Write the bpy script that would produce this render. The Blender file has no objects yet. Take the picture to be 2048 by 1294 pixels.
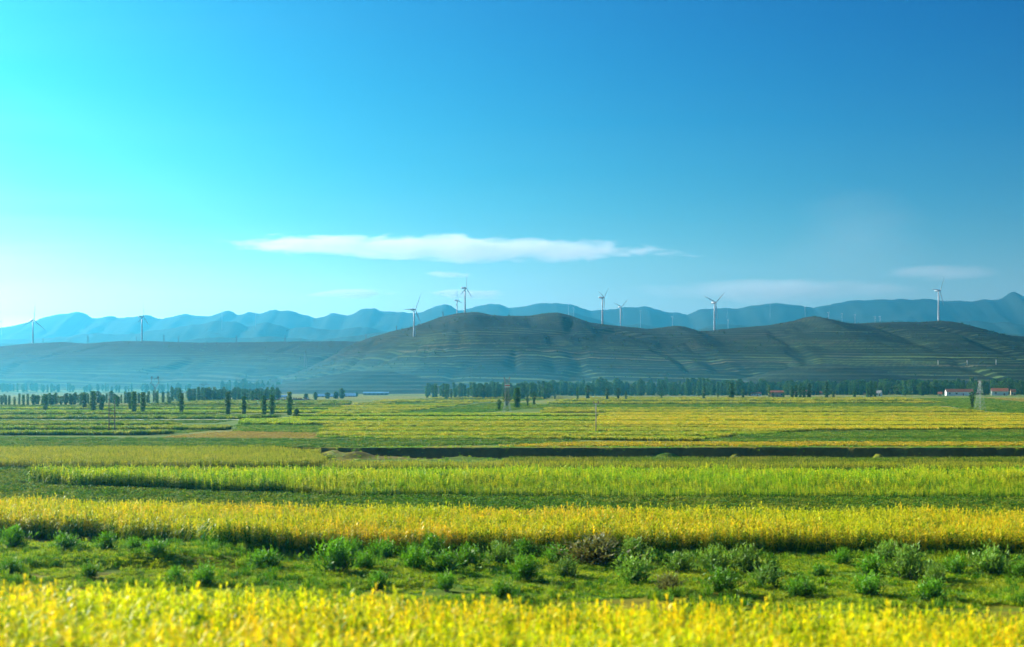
import bpy, math, random
import numpy as np
from mathutils import Vector, Matrix

# ------------------------------------------------------------------ camera, sky, sun, exposure
R = math.radians
sc = bpy.context.scene
C = sc.collection
F, H, HOR = 2844.0, 17.0, 755.0          # focal length in photo pixels, eye height, horizon row
SUN_EL, SUN_AZ = 23.0, -56.0             # sun: ahead and to the left of the camera

cam = bpy.data.cameras.new('camera')
cam.lens, cam.sensor_width = 50.0, 36.0
cam.shift_y = 108.0 / 2048.0
cam.clip_start, cam.clip_end = 0.5, 90000.0
cam.dof.use_dof = True
cam.dof.focus_distance = 380.0
cam.dof.aperture_fstop = 0.34
cam_o = bpy.data.objects.new('camera', cam)
C.objects.link(cam_o)
cam_o.location = (0, 0, H)
cam_o.rotation_euler = (R(90), 0, 0)
sc.camera = cam_o

world = bpy.data.worlds.new('World')
sc.world = world
world.use_nodes = True
nt = world.node_tree
bg = nt.nodes['Background']
bg.inputs['Strength'].default_value = 0.1
sky = nt.nodes.new('ShaderNodeTexSky')
sky.sky_type = 'NISHITA'
sky.sun_disc = False
sky.sun_elevation = R(SUN_EL)
sky.sun_rotation = R(SUN_AZ)
sky.air_density, sky.dust_density, sky.ozone_density = 1.0, 1.0, 3.0
sep = nt.nodes.new('ShaderNodeSeparateColor')
com = nt.nodes.new('ShaderNodeCombineColor')
nt.links.new(sky.outputs[0], sep.inputs[0])
# one colour grade for the whole dome: saturated cyan-blue, steeper towards the sun
for ch, gain, power, top in (('Red', 0.28, 3.0, 1.4), ('Green', 1.28, 2.5, 0.64), ('Blue', 0.92, 1.9, 0.64)):
    m0 = nt.nodes.new('ShaderNodeMath'); m0.operation = 'MULTIPLY'; m0.inputs[1].default_value = 0.1
    m1 = nt.nodes.new('ShaderNodeMath'); m1.operation = 'POWER'; m1.inputs[1].default_value = power
    m2 = nt.nodes.new('ShaderNodeMath'); m2.operation = 'MULTIPLY'; m2.inputs[1].default_value = gain * 10
    # shoulder: x / sqrt(1 + (x / top)^2)
    q1 = nt.nodes.new('ShaderNodeMath'); q1.operation = 'DIVIDE'; q1.inputs[1].default_value = top * 10
    q2 = nt.nodes.new('ShaderNodeMath'); q2.operation = 'POWER'; q2.inputs[1].default_value = 2.0
    q3 = nt.nodes.new('ShaderNodeMath'); q3.operation = 'ADD'; q3.inputs[1].default_value = 1.0
    q4 = nt.nodes.new('ShaderNodeMath'); q4.operation = 'SQRT'
    m3 = nt.nodes.new('ShaderNodeMath'); m3.operation = 'DIVIDE'
    nt.links.new(m2.outputs[0], q1.inputs[0]); nt.links.new(q1.outputs[0], q2.inputs[0]); nt.links.new(q2.outputs[0], q3.inputs[0])
    nt.links.new(q3.outputs[0], q4.inputs[0]); nt.links.new(q4.outputs[0], m3.inputs[1])
    nt.links.new(sep.outputs[ch], m0.inputs[0]); nt.links.new(m0.outputs[0], m1.inputs[0])
    nt.links.new(m1.outputs[0], m2.inputs[0]); nt.links.new(m2.outputs[0], m3.inputs[0])
    nt.links.new(m3.outputs[0], com.inputs[ch])
# hazy white band along the whole horizon, as bright as the sky is in each direction
tcw = nt.nodes.new('ShaderNodeTexCoord'); sxyz = nt.nodes.new('ShaderNodeSeparateXYZ')
nt.links.new(tcw.outputs['Generated'], sxyz.inputs[0])
def wmath(op, a, b=None):
    n = nt.nodes.new('ShaderNodeMath'); n.operation = op
    for i, v in enumerate((a, b)):
        if v is None: continue
        if hasattr(v, 'is_linked'): nt.links.new(v, n.inputs[i])
        else: n.inputs[i].default_value = v
    return n.outputs[0]
band = wmath('EXPONENT', wmath('MULTIPLY', wmath('MAXIMUM', sxyz.outputs['Z'], 0.0), -1 / 0.036))
glow = wmath('MULTIPLY', wmath('MINIMUM', wmath('MULTIPLY', wmath('POWER', wmath('MULTIPLY', sep.outputs['Red'], 0.1), 1.6), 70.0), 120.0), band)
gcol = nt.nodes.new('ShaderNodeCombineColor')
for ch, k in (('Red', 1.0), ('Green', 0.95), ('Blue', 1.0)): nt.links.new(wmath('MULTIPLY', glow, k), gcol.inputs[ch])
addc = nt.nodes.new('ShaderNodeMix'); addc.data_type = 'RGBA'; addc.blend_type = 'ADD'; addc.inputs[0].default_value = 1.0
nt.links.new(com.outputs[0], addc.inputs[6]); nt.links.new(gcol.outputs[0], addc.inputs[7])
# thin high cirrus: faint streaks on a layer overhead
zc_ = wmath('ADD', wmath('MAXIMUM', sxyz.outputs['Z'], 0.0), 0.06)
cvec = nt.nodes.new('ShaderNodeCombineXYZ')
nt.links.new(wmath('DIVIDE', sxyz.outputs['X'], zc_), cvec.inputs[0]); nt.links.new(wmath('DIVIDE', sxyz.outputs['Y'], zc_), cvec.inputs[1])
cmap = nt.nodes.new('ShaderNodeMapping'); cmap.inputs['Rotation'].default_value = (0, 0, R(38)); cmap.inputs['Scale'].default_value = (0.5, 1.0, 1)
nt.links.new(cvec.outputs[0], cmap.inputs[0])
cn = nt.nodes.new('ShaderNodeTexNoise'); cn.inputs['Scale'].default_value = 0.8; cn.inputs['Detail'].default_value = 5; cn.inputs['Roughness'].default_value = 0.55; cn.inputs['Distortion'].default_value = 0.6
nt.links.new(cmap.outputs[0], cn.inputs['Vector'])
cmr = nt.nodes.new('ShaderNodeMapRange'); cmr.inputs['From Min'].default_value = 0.36; cmr.inputs['From Max'].default_value = 0.85; cmr.inputs['To Max'].default_value = 0.22
nt.links.new(cn.outputs['Fac'], cmr.inputs['Value'])
lumi = wmath('MULTIPLY', wmath('POWER', wmath('MULTIPLY', sep.outputs['Red'], 0.1), 2.6), 15.0)
cwhite = nt.nodes.new('ShaderNodeCombineColor')
for ch in ('Red', 'Green', 'Blue'): nt.links.new(lumi, cwhite.inputs[ch])
cmix = nt.nodes.new('ShaderNodeMix'); cmix.data_type = 'RGBA'; cmix.blend_type = 'ADD'
nt.links.new(cmr.outputs[0], cmix.inputs[0]); nt.links.new(addc.outputs[2], cmix.inputs[6]); nt.links.new(cwhite.outputs[0], cmix.inputs[7])
nt.links.new(cmix.outputs[2], bg.inputs['Color'])

sun = bpy.data.lights.new('sun', 'SUN')
sun.energy, sun.angle, sun.color = 4.9, R(0.53), (1.0, 0.93, 0.78)
sun_o = bpy.data.objects.new('sun', sun)
C.objects.link(sun_o)
sun_dir = Vector((math.sin(R(SUN_AZ)) * math.cos(R(SUN_EL)), math.cos(R(SUN_AZ)) * math.cos(R(SUN_EL)), math.sin(R(SUN_EL))))
sun_o.rotation_euler = sun_dir.to_track_quat('Z', 'Y').to_euler()

vs = sc.view_settings
vs.view_transform, vs.look, vs.exposure, vs.gamma, vs.use_curve_mapping = 'Standard', 'None', 1.25, 1.0, False
cy = sc.cycles
cy.use_denoising = True
cy.use_adaptive_sampling = True
cy.adaptive_threshold = 0.03
cy.volume_bounces = 6
cy.max_bounces, cy.diffuse_bounces, cy.transmission_bounces, cy.transparent_max_bounces = 8, 2, 3, 12
cy.caustics_reflective = cy.caustics_refractive = False
cy.sample_clamp_indirect = 4.0
cy.volume_step_rate = 1.0
cy.volume_max_steps = 256

# ------------------------------------------------------------------ helpers
rng = np.random.default_rng(7)
random.seed(7)

def gx(px, d): return (px - 1024.0) * d / F
def gd(py, z=0.0): return (H - z) * F / (py - HOR)
def sstep(a, b, t):
    t = np.clip((t - a) / (b - a), 0, 1)
    return t * t * (3 - 2 * t)

_perm = np.random.default_rng(3).random((256, 256))
def vnoise(x, y):
    xi = np.floor(x).astype(int); yi = np.floor(y).astype(int)
    fx = x - xi; fy = y - yi
    fx = fx * fx * (3 - 2 * fx); fy = fy * fy * (3 - 2 * fy)
    g = lambda a, b: _perm[a & 255, b & 255]
    return (g(xi, yi) * (1 - fx) + g(xi + 1, yi) * fx) * (1 - fy) + (g(xi, yi + 1) * (1 - fx) + g(xi + 1, yi + 1) * fx) * fy
def fbm(x, y, o=4):
    s = 0.0; a = 0.5
    for k in range(o):
        s = s + a * vnoise(x + 17.3 * k, y + 9.1 * k); x = x * 2.03; y = y * 2.03; a *= 0.5
    return s / (1 - 0.5 ** o)          # 0..1
def ridged(x, y, o=4):
    s = 0.0; a = 0.5
    for k in range(o):
        s = s + a * (1 - abs(2 * vnoise(x + 31.7 * k, y + 5.3 * k) - 1)); x = x * 2.1; y = y * 2.1; a *= 0.5
    return s / (1 - 0.5 ** o)

def tag(o, label=None, cat=None, group=None, kind=None):
    if label: o['label'] = label
    if cat: o['category'] = cat
    if group: o['group'] = group
    if kind: o['kind'] = kind
    return o

def empty(name, loc, rz=0.0, scale=1.0):
    o = bpy.data.objects.new(name, None)
    C.objects.link(o)
    o.empty_display_size = 0.3
    o.location = loc; o.rotation_euler = (0, 0, rz)
    o.scale = (scale,) * 3 if not hasattr(scale, '__len__') else scale
    return o

def mesh_np(name, v, f, attrs=None, smooth=False, mats=(), fm=None):
    """v (n,3); f (m,k) int array with one face size, or a list of such arrays"""
    me = bpy.data.meshes.new(name)
    fs = f if isinstance(f, list) else [f]
    v = np.asarray(v, dtype=np.float32)
    me.vertices.add(len(v)); me.vertices.foreach_set('co', v.ravel())
    loops = np.concatenate([np.asarray(a, dtype=np.int32).ravel() for a in fs])
    tot = np.concatenate([np.full(len(a), np.asarray(a).shape[1], dtype=np.int32) for a in fs])
    st = np.concatenate([[0], np.cumsum(tot)[:-1]]).astype(np.int32)
    me.loops.add(len(loops)); me.loops.foreach_set('vertex_index', loops)
    me.polygons.add(len(tot)); me.polygons.foreach_set('loop_start', st); me.polygons.foreach_set('loop_total', tot)
    if smooth: me.polygons.foreach_set('use_smooth', np.ones(len(tot), dtype=bool))
    if fm is not None: me.polygons.foreach_set('material_index', np.asarray(fm, dtype=np.int32))
    me.update(calc_edges=True)
    for k, a in (attrs or {}).items():
        a = np.asarray(a, dtype=np.float32)
        if a.ndim == 1:
            at = me.attributes.new(k, 'FLOAT', 'POINT'); at.data.foreach_set('value', a)
        else:
            at = me.attributes.new(k, 'FLOAT_COLOR', 'POINT')
            at.data.foreach_set('color', np.concatenate([a, np.ones((len(a), 1))], 1).astype(np.float32).ravel())
    for m in mats: me.materials.append(m)
    return me

def obj(name, me, parent=None, loc=None):
    o = bpy.data.objects.new(name, me)
    C.objects.link(o)
    if parent: o.parent = parent
    if loc is not None: o.location = loc
    return o

class MB:
    """collects simple solids, then becomes one mesh"""
    def __init__(s): s.v = []; s.f = []
    def add(s, v, f):
        n = len(s.v); s.v += [tuple(p) for p in v]; s.f += [tuple(i + n for i in q) for q in f]; return s
    def box(s, x0, x1, y0, y1, z0, z1):
        return s.add([(x0,y0,z0),(x1,y0,z0),(x1,y1,z0),(x0,y1,z0),(x0,y0,z1),(x1,y0,z1),(x1,y1,z1),(x0,y1,z1)],
                     [(0,3,2,1),(4,5,6,7),(0,1,5,4),(1,2,6,5),(2,3,7,6),(3,0,4,7)])
    def tube(s, pts, rads, n=8, caps=True):
        pts = [Vector(p) for p in pts]
        if not hasattr(rads, '__len__'): rads = [rads] * len(pts)
        vs_, fs_ = [], []
        for i, p in enumerate(pts):
            t = (pts[min(i + 1, len(pts) - 1)] - pts[max(i - 1, 0)]).normalized()
            a = t.orthogonal().normalized(); b = t.cross(a)
            for k in range(n):
                w = 2 * math.pi * k / n
                vs_.append(p + (a * math.cos(w) + b * math.sin(w)) * rads[i])
        for i in range(len(pts) - 1):
            for k in range(n):
                fs_.append((i*n+k, i*n+(k+1) % n, (i+1)*n+(k+1) % n, (i+1)*n+k))
        if caps: fs_ += [tuple(range(n))[::-1], tuple(range((len(pts)-1)*n, len(pts)*n))]
        return s.add(vs_, fs_)
    def build(s, name, mat, smooth=False):
        me = bpy.data.meshes.new(name); me.from_pydata(s.v, [], s.f)
        if smooth: me.polygons.foreach_set('use_smooth', [True] * len(me.polygons))
        me.materials.append(mat); me.update(); return me

# ------------------------------------------------------------------ materials
def newmat(name):
    m = bpy.data.materials.new(name); m.use_nodes = True
    t = m.node_tree
    for n in list(t.nodes): t.nodes.remove(n)
    out = t.nodes.new('ShaderNodeOutputMaterial')
    return m, t, out
def N(t, kind, **kw):
    n = t.nodes.new(kind)
    for k, v in kw.items():
        if hasattr(n, k): setattr(n, k, v)
        else: n.inputs[k].default_value = v
    return n
def L(t, a, b): t.links.new(a, b)
def mixc(t, fac, a, b, mode='MIX'):
    n = t.nodes.new('ShaderNodeMix'); n.data_type = 'RGBA'; n.blend_type = mode
    for sock, val in ((n.inputs[0], fac), (n.inputs[6], a), (n.inputs[7], b)):
        if hasattr(val, 'is_linked'): t.links.new(val, sock)
        elif hasattr(val, '__len__'): sock.default_value = (*val[:3], 1)
        else: sock.default_value = val
    return n.outputs[2]
def noise(t, scale, detail=4, rough=0.55, vec=None, dist=0.0):
    n = N(t, 'ShaderNodeTexNoise', Scale=scale, Detail=detail, Roughness=rough, Distortion=dist)
    if vec is not None: L(t, vec, n.inputs['Vector'])
    return n.outputs['Fac']
def ramp(t, fac, lo, hi):
    n = N(t, 'ShaderNodeMapRange'); n.inputs['From Min'].default_value = lo; n.inputs['From Max'].default_value = hi
    L(t, fac, n.inputs['Value']); return n.outputs['Result']

def plainmat(name, col, rough=0.7, var=0.15, scale=2.0, spec=0.3, metal=0.0):
    m, t, out = newmat(name)
    tc = N(t, 'ShaderNodeTexCoord')
    nz = noise(t, scale, 5, 0.6, tc.outputs['Object'])
    c = mixc(t, ramp(t, nz, 0.25, 0.75), [k * (1 - var) for k in col], [min(1, k * (1 + var)) for k in col])
    b = N(t, 'ShaderNodeBsdfPrincipled', Roughness=rough, Metallic=metal)
    b.inputs['Specular IOR Level'].default_value = spec
    L(t, c, b.inputs['Base Color']); L(t, b.outputs[0], out.inputs[0])
    return m

def leafmat(name, low, high, dry=None, trans=0.35, dry_amt=0.5, patch=0.02, rough=0.5, spec=0.18, vvar=0.35, mottle=0.0):
    """crop or tree leaf: colour runs from low to high along the plant ('h'), varies per plant and across the field"""
    m, t, out = newmat(name)
    at = N(t, 'ShaderNodeAttribute', attribute_name='h')
    oi = N(t, 'ShaderNodeObjectInfo')
    ge = N(t, 'ShaderNodeNewGeometry')
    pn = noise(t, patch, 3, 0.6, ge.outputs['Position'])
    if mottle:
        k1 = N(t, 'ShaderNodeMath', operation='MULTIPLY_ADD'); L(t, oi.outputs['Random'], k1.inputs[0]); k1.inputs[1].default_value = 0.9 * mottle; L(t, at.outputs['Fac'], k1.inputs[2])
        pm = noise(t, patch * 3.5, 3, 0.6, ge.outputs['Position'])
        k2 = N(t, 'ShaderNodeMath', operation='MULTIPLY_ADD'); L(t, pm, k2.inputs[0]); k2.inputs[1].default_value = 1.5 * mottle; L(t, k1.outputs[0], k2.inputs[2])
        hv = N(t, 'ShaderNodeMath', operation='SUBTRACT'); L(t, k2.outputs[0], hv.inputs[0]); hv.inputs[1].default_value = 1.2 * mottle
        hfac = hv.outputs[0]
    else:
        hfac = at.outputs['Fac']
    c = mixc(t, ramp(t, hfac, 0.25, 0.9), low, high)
    if dry:
        f = N(t, 'ShaderNodeMath', operation='ADD'); L(t, oi.outputs['Random'], f.inputs[0])
        g = N(t, 'ShaderNodeMath', operation='MULTIPLY'); L(t, pn, g.inputs[0]); g.inputs[1].default_value = 1.6
        L(t, g.outputs[0], f.inputs[1])
        f2 = N(t, 'ShaderNodeMath', operation='MULTIPLY'); L(t, ramp(t, f.outputs[0], 1.5 - dry_amt, 2.1 - dry_amt), f2.inputs[0]); L(t, ramp(t, at.outputs['Fac'], 0.0, 0.7), f2.inputs[1])
        c = mixc(t, f2.outputs[0], c, dry)
    sn = noise(t, 3.1, 2, 0.5, ge.outputs['Position'])
    hs = N(t, 'ShaderNodeHueSaturation')
    L(t, c, hs.inputs['Color'])
    ad = N(t, 'ShaderNodeMath', operation='ADD'); L(t, oi.outputs['Random'], ad.inputs[0]); L(t, sn, ad.inputs[1])
    mr = N(t, 'ShaderNodeMapRange'); L(t, ad.outputs[0], mr.inputs['Value']); mr.inputs['From Min'].default_value = 0.3; mr.inputs['From Max'].default_value = 1.7
    mr.inputs['To Min'].default_value = 1 - vvar; mr.inputs['To Max'].default_value = 1 + vvar
    L(t, mr.outputs[0], hs.inputs['Value'])
    b = N(t, 'ShaderNodeBsdfPrincipled', Roughness=rough); b.inputs['Specular IOR Level'].default_value = spec
    tr = N(t, 'ShaderNodeBsdfTranslucent')
    tc_ = mixc(t, 1.0, hs.outputs[0], (1.25, 1.2, 0.55), 'MULTIPLY')
    L(t, hs.outputs[0], b.inputs['Base Color']); L(t, tc_, tr.inputs['Color'])
    mx = N(t, 'ShaderNodeMixShader'); mx.inputs[0].default_value = trans
    L(t, b.outputs[0], mx.inputs[1]); L(t, tr.outputs[0], mx.inputs[2]); L(t, mx.outputs[0], out.inputs[0])
    return m

def colattr_mat(name, rough=0.9, grain=0.3, gscale=0.35, bump=0.0, steep=None):
    m, t, out = newmat(name)
    at = N(t, 'ShaderNodeAttribute', attribute_name='col')
    ge = N(t, 'ShaderNodeNewGeometry')
    n1 = noise(t, gscale, 6, 0.65, ge.outputs['Position'])
    n2 = noise(t, gscale * 0.11, 4, 0.6, ge.outputs['Position'])
    ad = N(t, 'ShaderNodeMath', operation='ADD'); L(t, n1, ad.inputs[0]); L(t, n2, ad.inputs[1])
    mr = N(t, 'ShaderNodeMapRange'); L(t, ad.outputs[0], mr.inputs['Value']); mr.inputs['From Min'].default_value = 0.6; mr.inputs['From Max'].default_value = 1.4
    mr.inputs['To Min'].default_value = 1 - grain; mr.inputs['To Max'].default_value = 1 + grain
    hs = N(t, 'ShaderNodeHueSaturation'); L(t, at.outputs['Color'], hs.inputs['Color']); L(t, mr.outputs[0], hs.inputs['Value'])
    b = N(t, 'ShaderNodeBsdfPrincipled', Roughness=rough); b.inputs['Specular IOR Level'].default_value = 0.1
    L(t, hs.outputs[0], b.inputs['Base Color'])
    if bump:
        bp = N(t, 'ShaderNodeBump', Distance=bump); bp.inputs['Strength'].default_value = 0.6
        L(t, n1, bp.inputs['Height']); L(t, bp.outputs[0], b.inputs['Normal'])
    L(t, b.outputs[0], out.inputs[0])
    return m

M = {}
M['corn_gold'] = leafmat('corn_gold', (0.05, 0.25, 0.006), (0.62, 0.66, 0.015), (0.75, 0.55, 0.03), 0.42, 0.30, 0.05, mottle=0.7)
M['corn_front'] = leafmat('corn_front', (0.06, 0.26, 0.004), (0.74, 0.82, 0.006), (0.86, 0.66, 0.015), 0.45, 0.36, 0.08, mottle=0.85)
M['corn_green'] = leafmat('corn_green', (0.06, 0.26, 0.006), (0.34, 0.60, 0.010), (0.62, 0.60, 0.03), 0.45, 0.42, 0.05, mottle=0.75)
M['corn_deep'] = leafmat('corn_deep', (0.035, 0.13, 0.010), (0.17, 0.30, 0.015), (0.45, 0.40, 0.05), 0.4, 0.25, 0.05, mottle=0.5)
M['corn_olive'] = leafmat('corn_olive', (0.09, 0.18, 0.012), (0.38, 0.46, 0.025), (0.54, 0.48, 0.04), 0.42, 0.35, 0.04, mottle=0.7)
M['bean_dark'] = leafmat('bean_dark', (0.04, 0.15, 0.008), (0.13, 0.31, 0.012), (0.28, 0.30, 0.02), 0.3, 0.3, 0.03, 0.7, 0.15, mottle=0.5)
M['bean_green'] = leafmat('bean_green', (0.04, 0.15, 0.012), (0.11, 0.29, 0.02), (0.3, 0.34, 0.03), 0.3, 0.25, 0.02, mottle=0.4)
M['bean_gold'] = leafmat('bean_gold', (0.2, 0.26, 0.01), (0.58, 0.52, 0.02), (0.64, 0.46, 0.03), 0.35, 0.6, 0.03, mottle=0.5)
M['stubble'] = leafmat('stubble', (0.40, 0.26, 0.05), (0.62, 0.42, 0.08), (0.35, 0.36, 0.04), 0.3, 0.3, 0.03)
for nm, a, b, c in (('corn_gold', (0.16, 0.26, 0.012), (0.60, 0.58, 0.02), (0.66, 0.52, 0.03)), ('corn_green', (0.07, 0.20, 0.012), (0.28, 0.46, 0.02), (0.45, 0.48, 0.03)), ('corn_deep', (0.04, 0.13, 0.012), (0.17, 0.31, 0.02), (0.36, 0.38, 0.05)),
                    ('corn_olive', (0.10, 0.20, 0.015), (0.40, 0.45, 0.03), (0.52, 0.47, 0.04)), ('bean_dark', (0.04, 0.14, 0.010), (0.12, 0.27, 0.015), (0.25, 0.28, 0.02)), ('bean_green', (0.05, 0.17, 0.012), (0.13, 0.32, 0.02), (0.3, 0.36, 0.03)), ('bean_gold', (0.24, 0.28, 0.01), (0.60, 0.50, 0.02), (0.64, 0.44, 0.03))):
    M['far_' + nm] = leafmat('far_' + nm, a, b, c, 0.4, 0.4, 0.012, vvar=0.16, mottle=0.15)
M['grass'] = leafmat('grass', (0.10, 0.32, 0.005), (0.38, 0.66, 0.010), (0.55, 0.50, 0.015), 0.35, 0.55, 0.16, mottle=0.6)
M['weed'] = leafmat('weed', (0.05, 0.20, 0.006), (0.22, 0.48, 0.015), (0.40, 0.44, 0.03), 0.35, 0.3, 0.12, mottle=0.5)
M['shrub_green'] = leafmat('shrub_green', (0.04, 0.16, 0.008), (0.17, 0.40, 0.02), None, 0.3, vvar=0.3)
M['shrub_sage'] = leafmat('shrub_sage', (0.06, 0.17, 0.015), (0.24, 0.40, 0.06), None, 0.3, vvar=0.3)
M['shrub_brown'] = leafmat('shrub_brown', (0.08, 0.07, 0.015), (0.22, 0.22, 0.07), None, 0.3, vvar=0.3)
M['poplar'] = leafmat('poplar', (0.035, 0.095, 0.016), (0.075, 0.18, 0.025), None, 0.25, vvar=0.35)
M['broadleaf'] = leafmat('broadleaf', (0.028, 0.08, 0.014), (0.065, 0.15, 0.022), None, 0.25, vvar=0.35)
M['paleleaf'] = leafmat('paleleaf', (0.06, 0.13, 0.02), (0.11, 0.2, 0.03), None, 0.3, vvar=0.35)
M['bark'] = plainmat('bark', (0.09, 0.07, 0.05), 0.9, 0.3, 6)
M['soil_ground'] = colattr_mat('soil_ground', 0.95, 0.35, 0.9, 0.15)
M['hill'] = colattr_mat('hill', 0.95, 0.30, 0.05, 0.0)
M['mountain'] = colattr_mat('mountain', 0.95, 0.25, 0.006)
M['turbine_white'] = plainmat('turbine_white', (0.60, 0.62, 0.64), 0.45, 0.03, 0.3)
M['steel'] = plainmat('steel', (0.45, 0.46, 0.46), 0.5, 0.1, 1.0, metal=0.3)
M['steel_white'] = plainmat('steel_white', (0.78, 0.80, 0.80), 0.45, 0.08, 1.0)
M['steel_red'] = plainmat('steel_red', (0.6, 0.12, 0.07), 0.5, 0.1, 1.0)
M['dark_steel'] = plainmat('dark_steel', (0.12, 0.12, 0.12), 0.6, 0.1, 1.0)
M['wood_pole'] = plainmat('wood_pole', (0.13, 0.10, 0.075), 0.9, 0.25, 3.0)
M['concrete_pole'] = plainmat('concrete_pole', (0.42, 0.36, 0.26), 0.85, 0.15, 2.0)
M['plaster'] = plainmat('plaster', (0.84, 0.83, 0.80), 0.85, 0.12, 0.6)
M['plaster_cream'] = plainmat('plaster_cream', (0.72, 0.62, 0.42), 0.85, 0.12, 0.6)
M['brick'] = plainmat('brick', (0.36, 0.24, 0.15), 0.9, 0.2, 1.5)
M['roof_red'] = plainmat('roof_red', (0.42, 0.13, 0.06), 0.8, 0.25, 1.2)
M['roof_blue'] = plainmat('roof_blue', (0.16, 0.33, 0.58), 0.5, 0.08, 0.5)
M['roof_grey'] = plainmat('roof_grey', (0.35, 0.34, 0.32), 0.7, 0.15, 0.8)
M['window_glass'] = plainmat('window_glass', (0.03, 0.05, 0.07), 0.15, 0.2, 1.0, spec=0.6)
M['door_wood'] = plainmat('door_wood', (0.25, 0.07, 0.04), 0.6, 0.15, 2.0)
M['tent_white'] = plainmat('tent_white', (0.85, 0.85, 0.84), 0.7, 0.03, 1.0)
M['ceramic'] = plainmat('ceramic', (0.2, 0.09, 0.05), 0.3, 0.1, 2.0)

# ------------------------------------------------------------------ ground
def gully_params(x, y):
    px = 1024 + F * x / np.maximum(y, 50)
    yw = 345 + 4 * (fbm(x * 0.03 + 5, y * 0 + 2, 4) - 0.5) * 2 + 1.2 * (fbm(x * 0.25, y * 0 + 9, 3) - 0.5) * 2 - 6 * sstep(650, 100, px)
    depth = 4.2 * sstep(560, 820, px) + 1.0 * sstep(-200, 420, px) * (1 - sstep(560, 820, px)) + 0.35
    near = yw - 9 - 42 * sstep(560, 700, px)
    return px, yw, depth, near

def ground_z(x, y):
    x = np.asarray(x, float); y = np.asarray(y, float)
    z = np.interp(y, [-60, 0, 30, 38, 63, 70, 96], [12.5, 11.3, 7.9, 6.95, 5.15, 4.6, 0.0])
    z = z - 0.022 * x * sstep(90, 62, y)
    strip = sstep(96, 108, y) * sstep(150, 132, y)
    z = z + strip * (0.9 * (fbm(x * 0.07, y * 0.09, 4) - 0.5) + 0.35 * (fbm(x * 0.35, y * 0.5, 3) - 0.5))
    # low eroded bank at the left of the grass strip
    bank = sstep(-60, -34, x) * sstep(-20, -27, x) * sstep(124, 127.5, y) * sstep(146, 134, y)
    z = z + bank * (0.9 + 0.5 * (fbm(x * 0.4, y * 0.4, 3) - 0.5))
    px, yw, dep, near = gully_params(x, y)
    g = sstep(near, near + 6, y) * (1 - sstep(yw - 1.1, yw + 0.25, y))
    rough = 1 + 0.25 * (fbm(x * 0.3, y * 0.4, 3) - 0.5)
    z = z - dep * rough * g
    # dirt banks inside the open part of the gully
    for (bx, by, rx, ry, hh) in ((gx(780, 300), 302, 9, 7, 2.6), (gx(872, 310), 312, 3.5, 4, 3.4), (gx(705, 298), 297, 6, 5, 2.0), (gx(935, 300), 299, 6, 5, 2.0)):
        z = z + hh * np.exp(-((x - bx) / rx) ** 2 - ((y - by) / ry) ** 2) * (0.75 + 0.5 * fbm(x * 0.5, y * 0.5, 3))
    # grassy ramps where the far wall has slumped
    for (rp, rw) in ((1335, 5.0), (1475, 2.0), (1760, 2.5), (660, 3)):
        rx = gx(rp, 340)
        z = z + g * dep * 0.75 * np.exp(-((x - rx) / rw) ** 2) * sstep(yw - 11, yw - 2, y)
    far = sstep(380, 600, y)
    z = z + far * 0.8 * (fbm(x * 0.004, y * 0.004, 3) - 0.5) 
    return z

def build_ground():
    ys = np.concatenate([np.linspace(-60, 60, 30), np.linspace(62, 95, 24), np.linspace(96, 150, 160), np.linspace(153, 282, 50),
                         np.linspace(284, 330, 70), np.linspace(330.4, 352, 64), np.linspace(355, 700, 70), np.geomspace(720, 15000, 70)])
    us = np.linspace(-0.62, 0.62, 420)
    Y, U = np.meshgrid(ys, us, indexing='ij')
    X = U * np.maximum(Y, 0) + U * 60
    Z = ground_z(X, Y)
    n0, n1 = Y.shape
    idx = np.arange(n0 * n1).reshape(n0, n1)
    f = np.stack([idx[:-1, :-1], idx[:-1, 1:], idx[1:, 1:], idx[1:, :-1]], -1).reshape(-1, 4)
    # real soil and turf colours; bare earth where the ground is steep
    px, yw, dep, near = gully_params(X, Y)
    n = fbm(X * 0.05, Y * 0.05, 4)[..., None]; n2 = fbm(X * 0.11 + 40, Y * 0.16, 4)[..., None]
    soil = np.array([0.13, 0.10, 0.045]); turf = np.array([0.10, 0.20, 0.008]); dry = np.array([0.25, 0.22, 0.012])
    earth = np.array([0.11, 0.095, 0.03]); pale = np.array([0.27, 0.21, 0.10])
    col = turf + (dry - turf) * sstep(0.42, 0.68, n2)
    col = np.where((Y < 70)[..., None], soil, col)
    fieldy = (sstep(136, 142, Y) * sstep(286, 280, Y))[..., None]
    col = col + (soil * [0.6, 0.9, 0.6] - col) * fieldy
    far = sstep(350, 360, Y)[..., None]
    farc = np.array([0.13, 0.21, 0.03]) + (np.array([0.26, 0.26, 0.05]) - np.array([0.13, 0.21, 0.03])) * sstep(0.4, 0.65, fbm(X * 0.004, Y * 0.012, 4))[..., None]
    col = col + (farc - col) * far
    gy, gxx = np.gradient(Z)
    dy = np.gradient(ys)[:, None]
    slope = np.abs(gy / dy)
    st = sstep(0.25, 0.8, slope)[..., None] * (Y > 280)[..., None] * (Y < 356)[..., None]
    col = col + (earth * (0.7 + 0.9 * n) - col) * st
    mound = (np.exp(-((X - gx(790, 300)) / 14) ** 2 - ((Y - 301) / 9) ** 2))[..., None]
    col = col + (pale - col) * np.clip(mound * 1.1, 0, 0.85)
    me = mesh_np('ground', np.stack([X, Y, Z], -1).reshape(-1, 3), f, {'col': col.reshape(-1, 3)}, True, [M['soil_ground']])
    tag(obj('ground', me), 'farmland soil and turf of the wide valley plain', kind='structure')
build_ground()

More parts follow.
